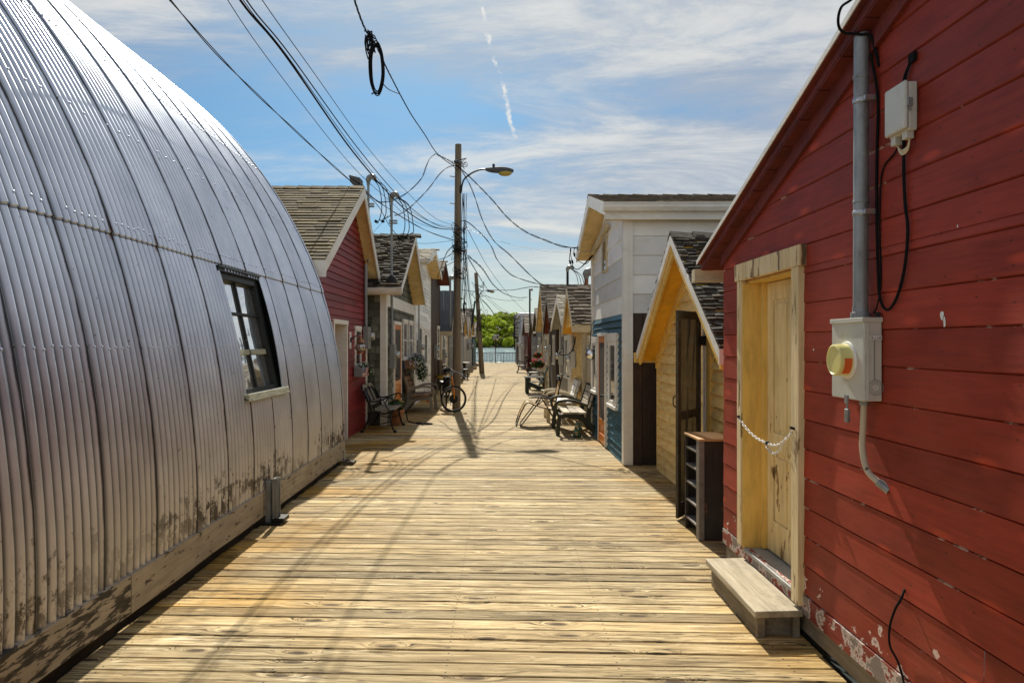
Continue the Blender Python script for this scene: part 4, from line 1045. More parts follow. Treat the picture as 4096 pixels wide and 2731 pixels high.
R7c, _, _ = house('dark_roofed_boathouse', 'low grey boathouse beyond the brown shingled one on the right', 1, 1.8, 1.65, (33.6, 39.0),
    (33.5, 2.2), (36, 3.2), (39.1, 2.2), sm=M['grey_lap'], pitch=.16, trim=M['wood_dark'], soff=M['wood_dark'], roofm=M['roof_brown'], seed=39, expo=.2, tab=.4)
R8, _, _ = house('dark_red_boathouse', 'dark red board boathouse with brown shingled roof, far right of the lamp bench', 1, 1.62, 1.48, (39.7, 45.2),
    (39.6, 2.33), (42, 3.42), (45.3, 2.33), siding='vert', sm=M['redbrown_vert'], trim=M['redbrown_vert'], soff=M['wood_dark'], roofm=M['roof_brown'], seed=40, expo=.24, tab=.45, th=.025)
R9, mr9, _ = house('white_metal_boathouse', 'boathouse with white ribbed metal upper wall near the lake', 1, 1.42, 1.30, (45.6, 51.5),
    (45.5, 3.7), (48.3, 3.85), (51.6, 3.7), siding='vert', sm=M['grey_vert'], trim=M['metal_white'], soff=M['metal_white'], roofm=M['metal_white'], seed=41, ribs=True,
    side='vert', sidem=M['metal_white'])
R10, _, _ = house('brown_boathouse', 'dark brown boathouse with shake roof, last on the right before the railing', 1, 1.36, 1.15, (52.2, 58.4),
    (52.0, 2.2), (55.0, 3.85), (58.6, 2.2), siding='vert', sm=M['brown_vert'], trim=M['brown_vert'], soff=M['wood_dark'], roofm=M['roof_dark'], seed=42, expo=.24, tab=.45, th=.05, curl=.03)

# ---------------------------------------------------------------- utility poles and street lamps
def pole(name, label, base, top, r0, r1, group='wooden utility poles'):
    root = thing(name, base, label, 'utility pole', group)
    b = MB(); b.tube([Vector(base).lerp(Vector(top), k/12) for k in range(13)], [r0+(r1-r0)*k/12 for k in range(13)], 20)
    b.build('post', M['pole'], root, smooth='auto'); return root
PB = V(-1.125, 17.77, 0)
P1 = pole('utility_pole', 'tall weathered wooden utility pole with the orange-forked bicycle against it', (-1.135, 17.77, 0), (-1.085, 17.77, 6.9), .108, .082)
b = MB()
for z, s_ in ((6.05, -1), (5.35, -1), (4.9, 1), (6.5, 1), (3.9, 1), (3.4, 1)): b.bar((-1.1+s_*.06, 17.74, z), (-1.1+s_*.2, 17.70, z+.01), .018, .018)
for z in (4.68, 4.18, 6.42): b.lathe((-1.1, 17.77, z), [(.10, 0), (.104, .01), (.104, .05), (.10, .06)], 18)
b.build('hardware', M['galv'], P1)
b = MB(); rr = random.Random(4)
for (z, q) in ((4.75, 3), (4.25, 6), (4.1, 4), (3.6, 4), (6.4, 3), (4.5, 2)):
    for _ in range(q):
        a0 = rr.uniform(-.14, .18); p = [V(-1.1+a0, 17.62, z)]
        for _k in range(5): p.append(V(-1.1+rr.uniform(-.15, .26), 17.62+rr.uniform(-.05, .03), z+rr.uniform(-.22, .12)))
        b.tube(catmull(p, 5), .006, 5)
for k in range(7):
    x = -1.1+.12+k*.012
    p = [V(x+rr.uniform(-.02, .05), 17.66, z) for z in (5.6, 5.0, 4.6, 4.0, 3.6, 3.1, 2.6, 1.9+k*.15)]
    b.tube(catmull(p, 5), .008 if k < 3 else .005, 5)
for (z, r) in ((3.52, .10), (3.95, .12)):
    b.tube([V(-1.07+r*math.cos(q*.4), 17.62, z+r*math.sin(q*.4)) for q in range(17)], .005, 5)
b.build('cable_bundle', M['cable'], P1)
P2 = pole('utility_pole', 'thin leaning wooden pole near the far railing', (-1.03, 38.9, 0), (-1.37, 38.9, 5.72), .15, .10)
b = MB(); rr = random.Random(6)
for (z, q) in ((5.0, 2), (4.3, 3), (3.4, 4), (3.0, 3)):
    for _ in range(q):
        p = [V(-1.2, 38.7, z)]
        for _k in range(5): p.append(V(-1.2+rr.uniform(-.5, .5), 38.7+rr.uniform(-.1, .1), z+rr.uniform(-.7, .4)))
        b.tube(catmull(p, 5), .010, 4)
b.build('cable_bundle', M['cable'], P2)
b = MB(); b.tube([V(-1.6, 38.5, 2.6), V(-1.42, 38.6, 4.1)], .05, 8); b.build('conduit', M['black_iron'], P2)
def lamp(name, label, base, s_, sgn=1):
    """cobra head lamp: arm leaves the pole and ends in the head"""
    root = thing(name, base, label, 'street lamp', 'street lamps on the poles')
    B = Vector(base); S = s_
    b = MB(); b.tube([B+V(*p)*S for p in catmull([(0, 0, -.05), (.02, -.02, .12), (.09, -.04, .28), (.28, -.08, .42), (.5, -.12, .50), (.68, -.15, .51)], 5)], .022*S, 8)
    b.tube([B+V(-.02, 0, -.1)*S, B+V(.0, -.01, .1)*S], .03*S, 8); b.lathe(B+V(.2, -.06, .36)*S, [(.03*S, -.03*S), (.03*S, .03*S)], 8)
    b.build('arm', M['black_iron'], root, smooth=True)
    H = B+V(.66, -.15, .50)*S
    b = MB(); prof = [(0, .055, .05, -.03), (.10, .07, .06, -.07), (.22, .085, .07, -.09), (.36, .115, .08, -.10), (.50, .13, .075, -.10), (.62, .12, .05, -.09), (.72, .08, .0, -.085), (.76, .02, -.04, -.075)]
    rings = []
    for (x, wy, zt, zb) in prof:
        ring = []
        for k in range(14):
            t = 2*math.pi*k/14; c, s2 = math.cos(t), math.sin(t)
            ring.append(H+V(x, wy*c, (zt if s2 > 0 else -zb)*0+((zt*s2) if s2 > 0 else (-zb*s2)))*S)
        rings.append(ring)
    vs = [p for r in rings for p in r]; fs = []
    for i in range(len(rings)-1):
        for k in range(14): fs.append((i*14+k, i*14+(k+1) % 14, (i+1)*14+(k+1) % 14, (i+1)*14+k))
    fs.append(tuple(range(14))); fs.append(tuple((len(rings)-1)*14+k for k in range(14)))
    b.raw(vs, fs); b.build('lamp_head', M['metal_dark'], root, smooth='auto')
    b = MB(); b.ball(H+V(.53, 0, -.09)*S, (.19*S, .10*S, .09*S), 8); b.build('lens', M['lamp_amber'], root, smooth=True)
    b = MB(); b.lathe(H+V(.22, 0, .06)*S, [(.035*S, 0), (.035*S, .07*S), (.04*S, .072*S), (.03*S, .09*S)], 10); b.build('photocell', M['black_iron'], root)
    return root
lamp('street_lamp', 'cobra-head street lamp with amber lens reaching right from the near pole', (-1.0, 17.7, 5.72), .95)
lamp('street_lamp', 'small cobra-head lamp on the far leaning pole among tangled wires', (-1.18, 38.7, 4.35), .62)

# ---------------------------------------------------------------- railing and sign at the far end
def railing():
    root = thing('railing', (-2.1, 59.4, 0), 'dark metal picket railing across the end of the deck before the lake', 'railing')
    y = 59.9; b = MB()
    b.box(-3.0, 2.4, y-.03, y+.03, .84, .90); b.box(-3.0, 2.4, y-.025, y+.025, .12, .16); b.build('rail', M['black_iron'], root)
    b = MB(); x = -2.95; i = 0
    while x < 2.4:
        if i % 8: b.box(x-.022, x+.022, y-.012, y+.012, .161, .839)
        x += .135; i += 1
    tag(b.build('pickets', M['black_iron'], root), 'row of thin upright pickets')
    x = -2.95
    while x < 2.4:
        b = MB(); b.box(x-.03, x+.03, y-.035, y+.035, 0, .92); b.build('post', M['black_iron'], root); x += 1.08
railing()
def sign():
    y = 59.2; S = y/FP
    root = thing('notice_sign', (-.40, y, 0), 'pair of white notice boards on a dark post before the lake', 'sign')
    b = MB(); b.box(-.43, -.35, y-.04, y+.04, 0, 2.2); b.build('post', M['brown_vert'], root)
    def pan(u0, u1, v0, v1, m_, yy, name, par): 
        a = P(u0, v0, yy); c = P(u1, v1, yy); q = MB(); q.box(a.x, c.x, yy-.006, yy, c.z, a.z); return q.build(name, M[m_], par)
    yy = y-.05
    p1 = pan(1972.6, 1983.2, 1337, 1355, 'meter_box', yy, 'board', root); p2 = pan(1984.0, 1996.3, 1337, 1356, 'meter_box', yy, 'board', root)
    pan(1973.6, 1982.4, 1340.5, 1344.6, 'white_plain', yy-.008, 'picture', p1)
    pan(1973.4, 1982.6, 1344.8, 1346.6, 'ink', yy-.009, 'bar', p1); 
    q = MB(); c = P(1979.5, 1344.9, yy-.012)
    q.face([c+V(-.08, 0, 0), c+V(.06, 0, 0), c+V(.02, 0, .035), c+V(-.02, 0, .04)]); q.build('wave', M['meter_dark'], p1)
    pan(1974, 1982, 1352.0, 1352.8, 'meter_dark', yy-.009, 'text_line', p1); pan(1974, 1982, 1348.4, 1348.9, 'galv', yy-.009, 'text_line', p1); pan(1974, 1982, 1350, 1350.5, 'galv', yy-.009, 'text_line', p1)
    c = P(1990.3, 1347.8, yy-.012)
    q = MB(); q.tube([c+V(.098*math.cos(t*.35), 0, .098*math.sin(t*.35)) for t in range(19)], .008, 5); q.build('ring', M['ink'], p2)
    q = MB(); q.face([c+V(-.085, 0, -.03), c+V(-.05, 0, -.075), c+V(0, 0, -.092), c+V(.05, 0, -.075), c+V(.085, 0, -.03), c+V(.045, 0, .02), c+V(.028, 0, .085), c+V(-.028, 0, .085), c+V(-.045, 0, .02)]); q.build('symbol', M['ink'], p2)
    pan(1986.5, 1994, 1340.5, 1341.7, 'brown_vert', yy-.009, 'text_line', p2)
    q = MB(); a = P(1975, 1356.5, y); c = P(1993, 1361, y); q.box(a.x, c.x, y+.045, y+.05, c.z, a.z); q.build('lower_board', M['trim2'], root)
sign()

# ---------------------------------------------------------------- electric meters, service masts
def emeter(mp, a, z, label, glass='glass_clear', bm='meter_dark', up=None, sc=1.0, wdt=.16, hgt=.36, dep=.11, down=None, pr=.022):
    root = thing('electric_meter', mp(a, 0, 0), label, 'electric meter', 'electric meters along the boathouses')
    b = MB(); b.mbox(mp, a-wdt*sc, a+wdt*sc, z-hgt*sc, z+hgt*sc*.9, .024, .024+dep); b.build('box', M[bm], root, bevel=.008)
    b = MB(); c = mp(a, z+.02, .024+dep); n = (mp(a, z, 1)-mp(a, z, 0)).normalized(); sg = n.x
    b.lathe(c, [(.098, 0), (.098, .02*sg), (.086, .025*sg), (.086, .075*sg), (.074, .10*sg), (.0, .104*sg)], 20, 'x'); b.build('meter_dial', M[glass], root, smooth='auto')
    if up: b = MB(); b.tube([mp(a-.03, z+hgt*sc*.9, .06), mp(a-.03, up, .06)], pr, 10); b.build('conduit', M['galv'], root, smooth='auto')
    if down: b = MB(); b.tube([mp(a+.02, z-hgt*sc, .05), mp(a+.02, down, .05)], .014, 8); b.build('lower_conduit', M['galv'], root, smooth='auto')
    return root
emeter(m1_, 14.02, 1.86, 'grey electric meter under a tall conduit on the deep red house corner', up=3.35, wdt=.15, hgt=.24, pr=.035)
emeter(m2_, 14.98, 1.46, 'grey electric meter beside the orange screen door, left side', up=2.8, wdt=.17, hgt=.28, pr=.03)
emeter(m3_, 19.9, 1.60, 'grey electric meter on white clapboard above the flower box', up=3.0, hgt=.25)
emeter(m4_, 24.6, 1.45, 'grey electric meter on the dark brown boards', hgt=.25)
emeter(m5_, 28.1, 1.2, 'dark meter box on the pale wall under the metal roof', up=3.9, hgt=.3, bm='meter_dark')
emeter(m7_, 44.5, 1.5, 'electric meter on the low grey boathouse', up=2.0, hgt=.25)
emeter(m8_, 49.5, 1.5, 'electric meter on the tall brown-roofed boathouse', up=2.0, hgt=.25)
emeter(mr4, 16.2, 1.35, 'electric meter on the pale yellow boathouse, below the black cable loop', up=1.9, hgt=.2, bm='meter_box')
emeter(mr5, 19.3, 1.35, 'tan electric meter on the grey clapboard wall', up=2.3, hgt=.22, bm='meter_box')
emeter(mr6, 22.9, 1.5, 'electric meter on the weathered dark boards', up=2.2, hgt=.2, bm='meter_box')
emeter(mr7, 27.4, 1.5, 'electric meter on the cream boathouse far corner', up=2.2, hgt=.2, bm='meter_box')
emeter(frontmap(1, 1.62), 44.5, 1.5, 'electric meter on the dark red boathouse', hgt=.2, bm='meter_box')
emeter(frontmap(1, 1.42), 46.5, 1.6, 'electric meter on the white metal boathouse', hgt=.2, bm='meter_box')
emeter(frontmap(1, 1.36), 53.5, 1.55, 'electric meter on the last brown boathouse', hgt=.2, bm='meter_box')
def mast(x, y, z0, z1, label, r=.026, boot=False, hood=.055, mt='galv', loops=True):
    root = thing('service_mast', (x, y, z0), label, 'service mast', 'conduit masts with weather hoods')
    b = MB(); b.tube([(x, y, z0), (x, y, z1)], r, 12); b.build('pipe', M[mt], root, smooth='auto')
    b = MB(); b.tube([V(x, y, z1)+V(*p) for p in catmull([(0, 0, -.05), (0, 0, .05), (.03, -.02, .11), (.10, -.04, .11), (.15, -.06, .05)], 4)], [hood*.6, hood*.6, hood*.7, hood*.8, hood, hood, hood, hood, hood, hood, hood, hood*1.05, hood, hood, hood*.9, hood*.8, hood*.7][:17], 10)
    b.build('weather_hood', M['meter_dark'], root, smooth='auto')
    if boot: b = MB(); b.lathe((x, y, z0), [(.14, -.09), (.12, 0), (.08, .07), (.045, .10)], 14); b.build('boot', M['black_rubber'], root, smooth='auto'); b = MB(); b.box(x-.2, x+.2, y-.2, y+.12, z0-.10, z0-.085); b.build('flashing', M['trim2'], root)
    b = MB()
    for zz in (z1-.45, z1-.5): b.box(x-.05, x+.12, y-.05, y+.05, zz, zz+.02)
    b.build('clamp', M['galv'], root)
    if loops:
        b = MB(); rr = random.Random(int(z1*100))
        for k in range(3):
            b.tube(catmull([V(x+.13, y-.06, z1+.05), V(x+.25+k*.07, y-.1, z1-.15), V(x+.3+k*.09, y-.12, z1-.55-.05*k), V(x+.22+k*.10, y-.12, z1-.85+.06*k), V(x+.16+.08*k, y-.1, z1-.78)], 6), .009, 5)
        for k in range(2): b.ball((x+.18+.14*k, y-.11, z1-.82), (.04, .02, .03), 4)
        b.build('service_loops', M['cable'], root)
    return root
mast(-2.72, 14.10, 3.4, 5.05, 'conduit mast with hood rising behind the red gable peak')
mast(-2.29, 14.42, 3.07, 4.76, 'tall galvanised mast through the dark shake roof of the shingled house', boot=True)
mast(-2.0, 27.4, 2.2, 4.25, 'slim mast in front of the dark metal roof', r=.045, loops=False, hood=.08)
mast(1.9, 19.2, 2.4, 3.75, 'dark mast with round hood over the grey clapboard house', r=.035, mt='black_iron')
mast(2.1, 16.6, 2.2, 3.35, 'short rusty mast with large hood behind the yellow gable', r=.05, mt='copper', hood=.10, loops=False)
mast(1.72, 39.4, 2.6, 4.7, 'black mast above the dark red boathouse roof', r=.05, mt='black_iron', loops=False, hood=.07)
mast(1.12, 52.0, 1.2, 3.75, 'thin mast at the corner of the last brown boathouse', r=.05, mt='black_iron', loops=False, hood=.09)
mast(-2.3, 43.0, 1.8, 4.1, 'thin mast between the two brown roofs left of the far pole', r=.05, mt='black_iron', loops=False, hood=.07)
# flood shield by the first mast
fl = thing('floodlight', (-2.9, 13.4, 4.8), 'tilted grey floodlight head on the red gable peak', 'floodlight')
b = MB(); a, c = P(1402, 712, 13.6), P(1446, 729, 13.6)
b.hexa([a+V(0, -.15, -.02), c+V(0, -.15, -.06), c+V(0, .15, -.06), a+V(0, .15, -.02), a+V(0, -.15, .03), c+V(-.0, -.15, .06), c+V(0, .15, .06), a+V(0, .15, .03)])
b.hexa([a+V(.01, -.13, -.10), c+V(-.03, -.13, -.14), c+V(-.03, .13, -.14), a+V(.01, .13, -.10), a+V(.01, -.13, -.021), c+V(-.03, -.13, -.061), c+V(-.03, .13, -.061), a+V(.01, .13, -.021)])
b.build('lamp_head', M['metal_dark'], fl, bevel=.01)
b = MB(); b.bar(c+V(0, 0, -.03), (-2.74, 14.08, 4.83), .03, .03); b.build('bracket', M['galv'], fl)

# ---------------------------------------------------------------- fittings on the near red wall
def bigmeter():
    mp = mr1; y0, y1, z0, z1 = 3.19, 3.50, 1.475, 1.862
    root = thing('electric_meter', (1.8, 3.35, z0), 'large light grey meter box with yellow round cover on the near red wall', 'electric meter', 'electric meters along the boathouses')
    b = MB(); b.mbox(mp, y0, y1, z0, z1, .014, .10); b.build('box', M['meter_box'], root, bevel=.006)
    b = MB(); b.mbox(mp, y0-.004, y1+.004, z1-.016, z1+.006, .012, .108); b.mbox(mp, y0-.005, y0-.0005, z0+.004, z1-.018, .078, .083)
    b.build('lid', M['meter_box'], root, bevel=.003)
    b = MB(); b.mbox(mp, y0-.004, y0-.0005, z0+.10, z1-.10, .050, .054)
    for r in (.019, .028, .036): b.tube([mp(y0-.001, z0+.065+r*math.sin(t*.35), .045+r*math.cos(t*.35)) for t in range(19)], .0012, 4)
    b.build('knockout', M['meter_dark'], root)
    yc, zc = 3.345, 1.665
    b = MB(); b.lathe(mp(yc, zc, .10), [(.092, 0), (.090, -.006), (.082, -.008)], 28, 'x'); b.build('collar', M['trim'], root, smooth='auto')
    b = MB(); b.lathe(mp(yc, zc, .108), [(.078, 0), (.078, -.045), (.0765, -.056), (.069, -.06), (.066, -.056), (0.0, -.055)], 28, 'x'); b.build('meter_cover', M['meter_yellow'], root, smooth='auto')
    b = MB(); 
    for k in range(7):
        t0 = R(180+38+k*9-45); t1 = t0+R(9)
        g = lambda t, p: mp(yc+.0795*math.cos(t), zc+.0795*math.sin(t), p)
        b.face([g(t0, .113), g(t1, .113), g(t1, .150), g(t0, .150)])
    b.build('warning_label', M['label_orange'], root)
    b = MB(); b.mbox(mp, 3.33, 3.36, z0-.022, z0+.02, .10, .106); b.mbox(mp, 3.338, 3.352, z0-.05, z0-.023, .098, .101); b.build('hasp', M['galv'], root)
    b = MB(); b.mbox(mp, 3.328, 3.362, z0-.115, z0-.05, .092, .106); b.build('seal_tag', M['galv'], root, bevel=.003)
    b = MB(); b.tube([mp(3.20, z1+.008, .03), mp(3.20, z1+.03, .03)], .012, 8); b.build('plug', M['black_rubber'], root)
    # number strip on the side facing the viewer
    b = MB(); b.mbox(mp, y0-.006, y0-.0045, 1.763, 1.781, .018, .072); st = b.build('number_strip', M['white_plain'], root)
    tx = bpy.data.curves.new('serial', 'FONT'); tx.body = 'R-1120'; tx.size = .0165; tx.extrude = .0003
    to = bpy.data.objects.new('serial', tx); col.objects.link(to)
    bpy.context.view_layer.update()
    dg = bpy.context.evaluated_depsgraph_get(); me = bpy.data.meshes.new_from_object(to.evaluated_get(dg)); bpy.data.objects.remove(to)
    me.materials.clear(); me.materials.append(M['ink'])
    o = bpy.data.objects.new('serial_number', me); col.objects.link(o); o.parent = st
    o.rotation_euler = (R(90), 0, 0); o.location = Vector((1.731, y0-.0068, 1.7662))-root.location
    return root
bigmeter()
def conduit():
    root = thing('conduit_pipe', (1.73, 3.29, 1.87), 'thick grey conduit rising from the big meter box to the red soffit', 'conduit')
    x = 1.738; y = 3.29
    b = MB(); b.tube([(x, y, 1.868), (x+.002, y, 2.5), (x+.004, y, 3.26)], .034, 20); b.build('pipe', M['galv'], root, smooth='auto')
    b = MB(); b.lathe((x, y, 1.864), [(.045, 0), (.045, .03), (.037, .032), (.037, .06)], 20); b.build('coupling', M['galv'], root, smooth='auto')
    for z in (2.42, 3.02): b = MB(); b.lathe((x+.003, y, z), [(.036, 0), (.0375, .004), (.0375, .012), (.036, .016)], 20); b.build('coupling', M['galv'], root, smooth='auto')
    for z in (2.36, 2.90):
        b = MB(); b.lathe((x+.002, y, z), [(.036, 0), (.038, .003), (.038, .022), (.036, .025)], 20); b.box(x-.01, 1.787, y-.062, y-.034, z, z+.024); b.build('strap', M['alu'], root, smooth='auto')
    return root
conduit()
def wirething(name, label, pts, r, m='cable', cat='cable', group=None, n=6, k=6):
    pts = catmull(pts, n); o = thing(name, pts[0], label, cat, group)
    b = MB(); b.tube(pts, r, k); ob = b.build('cable', M[m], o, smooth=True); return o
lc = thing('lower_conduit', (1.75, 3.27, 1.1), 'curved cream conduit below the big meter box with rust spots', 'conduit')
b = MB(); b.tube(catmull([(1.745, 3.27, 1.474), (1.745, 3.28, 1.35), (1.745, 3.285, 1.24), (1.75, 3.25, 1.14), (1.775, 3.18, 1.09)], 6), .0145, 12); b.build('pipe', M['pipe_tan'], lc, smooth='auto')
b = MB(); b.lathe((1.745, 3.27, 1.452), [(.022, 0), (.022, .022)], 12); b.build('coupling', M['galv'], lc)
b = MB(); b.tube([(1.77, 3.195, 1.098), (1.80, 3.155, 1.065)], .02, 10); b.build('coupling', M['galv'], lc)
def junction():
    mp = mr1; y0, y1, z0, z1 = 2.92, 3.07, 2.66, 2.87
    root = thing('junction_box', (1.8, 3.0, z0), 'small pale plastic utility box high on the red wall, right of the thick conduit', 'utility box')
    b = MB(); b.mbox(mp, y0, y1, z0, z1, .012, .052); b.build('base', M['meter_box'], root, bevel=.008)
    b = MB(); b.mbox(mp, y0-.004, y1+.003, z0+.006, z1+.004, .0525, .072); b.build('cover', M['meter_box'], root, bevel=.01)
    b = MB(); b.mbox(mp, y0+.02, y0+.055, z0-.03, z0+.005, .015, .05); b.build('cable_port', M['meter_box'], root, bevel=.004)
    b = MB(); b.mbox(mp, y1-.045, y1-.01, z0-.035, z0+.005, .015, .05); b.build('cable_port', M['meter_box'], root, bevel=.004)
    b = MB(); b.mbox(mp, y0-.012, y0-.0045, z0+.10, z0+.135, .04, .062); b.mbox(mp, y0-.010, y0-.0045, z0+.08, z0+.098, .045, .055); b.build('latch', M['galv'], root, bevel=.002)
    b = MB()
    for k in range(3): b.tube(catmull([mp(y0+.03, z0-.03, .03), mp(y0+.045, z0-.06-.008*k, .03), mp(y0+.09, z0-.065-.008*k, .03), mp(y1-.03, z0-.035, .03)], 5), .004, 5)
    b.build('loop_wires', M['trim2'], root)
    b = MB(); b.tube(catmull([mp(3.02, 2.875, .02), mp(3.0, 2.93, .02), mp(2.96, 2.98, .014)], 5), .004, 5); b.tube(catmull([mp(3.0, 2.875, .02), mp(2.985, 2.93, .02), mp(2.95, 2.98, .014)], 5), .004, 5)
    b.box(1.775, 1.79, 2.93, 2.97, 2.96, 3.0); b.build('feed_wires', M['cable'], root)
junction()
wirething('drop_cable', 'black cable looping down the red wall from the small utility box', [(1.775, 3.0, 2.64), (1.78, 3.01, 2.5), (1.78, 3.0, 2.36), (1.78, 2.98, 2.24), (1.778, 3.0, 2.08), (1.778, 3.06, 1.95), (1.775, 3.13, 1.90), (1.775, 3.19, 1.96), (1.78, 3.215, 2.1), (1.78, 3.225, 2.3), (1.782, 3.23, 2.6), (1.782, 3.22, 2.9), (1.76, 3.24, 3.12)], .0065)
wirething('thin_wire', 'thin dark wire from the utility box to the conduit', [(1.78, 3.04, 2.63), (1.785, 3.10, 2.60), (1.785, 3.17, 2.57), (1.785, 3.2, 2.5), (1.785, 3.21, 2.3), (1.785, 3.2, 2.05), (1.77, 3.2, 1.93), (1.75, 3.2, 1.885)], .004)
wirething('roof_cable', 'black cable looped over the white roof edge by the conduit top', [(1.79, 3.22, 3.05), (1.76, 3.24, 3.20), (1.72, 3.26, 3.22), (1.65, 3.28, 3.24), (1.62, 3.27, 3.28), (1.62, 3.24, 3.34), (1.65, 3.18, 3.36), (1.655, 3.05, 3.42), (1.655, 2.6, 3.58)], .007)
wirething('stub_cable', 'black cable loop poking from the flaked lower red wall', [(1.79, 3.02, .66), (1.76, 3.0, .62), (1.765, 3.05, .56), (1.77, 3.10, .46), (1.765, 3.09, .38), (1.78, 3.05, .32), (1.785, 3.0, .22), (1.80, 2.95, .05), (1.82, 2.93, -.3)], .0055)
ch = thing('door_chain', (1.75, 4.6, 1.3), 'white plastic chain slung across the yellow door', 'chain')
def links(b, A, B, sag, n):
    pts = [Vector(A).lerp(Vector(B), k/n)+V(0, 0, -sag*4*(k/n)*(1-k/n)) for k in range(n+1)]
    for k in range(n):
        a, c = pts[k], pts[k+1]; d = (c-a); L = d.length*1.45; d.normalize(); mid = (a+c)/2
        side = V(1, 0, 0) if k % 2 else d.cross(V(1, 0, 0)).normalized(); side = (side-d*side.dot(d)).normalized()
        ring = [mid+d*(L/2)*math.cos(t*math.pi/5)+side*.0085*math.sin(t*math.pi/5) for t in range(11)]
        b.tube(ring, .0028, 5, cap=False)
b = MB(); A = V(1.75, 5.0, 1.20); C = V(1.75, 4.47, 1.095); D = V(1.75, 4.07, 1.235)
links(b, A, C, .035, 17); links(b, C, D, .05, 16); links(b, C+V(0, .03, -.01), D+V(.004, .12, -.07), .08, 13)
b.build('links', M['chain'], ch, smooth=True)
for (q0, q1, q2) in ((A+V(.02, 0, 0), A+V(-.01, 0, .01), .02), (D+V(.01, 0, 0), D+V(-.02, 0, .01), .015), (C+V(-.01, -.02, 0), C+V(.01, .02, 0), .02)):
    b = MB(); b.bar(q0, q1, q2, q2); b.build('clip', M['black_iron'], ch)
# doorstep
st = thing('door_step', (1.64, 4.5, 0), 'weathered wooden step box in front of the yellow door', 'step')
sm_ = mat('old_step_board', (.66, .58, .42), (.38, .32, .22), .85, scale=(14, 2, 8), fine=(60, 2.0, 60), tv=.2, dirt=(.12, .09, .06), damt=.5, dsc=(4, 4, 4), bump=.6)
b = MB(); b.hexa([(1.495, 4.00, .135), (1.785, 4.02, .135), (1.785, 5.0, .135), (1.50, 4.98, .135), (1.495, 4.00, .175), (1.785, 4.02, .175), (1.785, 5.0, .178), (1.50, 4.98, .178)])
b.build('tread', sm_, st, bevel=.006)
b = MB(); b.box(1.525, 1.56, 4.07, 4.93, 0, .134); b.build('side_board', M['wood_grey'], st, bevel=.004)
b = MB(); b.box(1.561, 1.74, 4.085, 4.12, .0, .125); b.build('end_board', M['wood_grey'], st, bevel=.004)
b = MB(); b.box(1.7401, 1.78, 4.05, 4.10, 0, .134); b.build('corner_post', M['wood_grey'], st, bevel=.004)
b = MB(); b.box(1.522, 1.57, 4.04, 4.069, 0, .134); b.build('corner_post', M['wood_grey'], st, bevel=.004)

# open screen door of the yellow house, and the shelf unit
sd = thing('screen_door', (2.12, 7.22, 0), 'old dark-framed screen door standing open by the yellow wall', 'door')
A = V(2.13, 7.23, 0); B = V(1.755, 6.72, 0); U = (B-A).normalized(); W = (B-A).length; Nn = V(U.y, -U.x, 0)
sp = lambda a, z, p: A+U*a+V(0, 0, z)+Nn*p
b = MB()
for (a0, a1) in ((0, .075), (W-.075, W)): b.mbox(sp, a0, a1, .02, 2.07, 0, .028)
for (z0, z1) in ((.02, .16), (.98, 1.06), (1.99, 2.07)): b.mbox(sp, .076, W-.076, z0, z1, .0, .0275)
b.build('frame', M['wood_dark'], sd, bevel=.003)
b = MB(); nn = 16
g = [[sp(.07+(W-.14)*i/nn, .15+1.85*j/nn, .012+.022*math.sin(i*1.3+j*.35)*math.sin(math.pi*i/nn)+.01*math.sin(j*.9+i)) for i in range(nn+1)] for j in range(nn+1)]
for j in range(nn):
    for i in range(nn): b.face([g[j][i], g[j][i+1], g[j+1][i+1], g[j+1][i]], .5)
b.build('mesh_screen', M['mesh_brown'], sd)
b = MB(); b.tube(catmull([sp(W-.04, 1.10, .03), sp(W-.05, 1.13, .07), sp(W-.05, 1.20, .07), sp(W-.04, 1.23, .03)], 4), .006, 6); b.build('handle', M['black_iron'], sd)
b = MB()
for z in (1.72, .4): b.box(2.09, 2.16, 7.14, 7.24, z, z+.10)
b.build('hinge', M['black_iron'], sd, bevel=.004)
sh = thing('shelf_unit', (1.9, 6.25, 0), 'scratched dark grey shelf unit with bright pine top beside the red wall', 'shelf')
x0, x1, y0, y1, H = 1.755, 2.14, 6.02, 6.50, .90
b = MB(); b.box(x0+.05, x1, y0+.012, y0+.03, 0.002, H-.02); b.box(x1-.02, x1, y0+.031, y1-.021, 0.002, H-.02); b.box(x0+.02, x1, y1-.02, y1, 0.002, H-.02); b.build('panel', M['shelf_dark'], sh, bevel=.002)
b = MB(); b.box(x0, x0+.049, y0, y0+.09, 0.002, H-.021); b.build('front_post', M['shelf_grey'], sh, bevel=.003)
b = MB(); b.box(x0, x0+.03, y1-.045, y1-.021, 0.002, H-.021); b.build('rear_post', M['shelf_dark'], sh, bevel=.003)
for z in (.10, .27, .44, .60, .76):
    b = MB(); b.box(x0+.004, x1-.021, y0+.091, y1-.046, z, z+.02); b.build('shelf', M['shelf_grey'], sh, bevel=.002)
b = MB(); b.box(x0-.004, x1+.01, y0-.006, y1+.006, H-.02, H); b.build('top_board', M['orange_wood'], sh, bevel=.003)

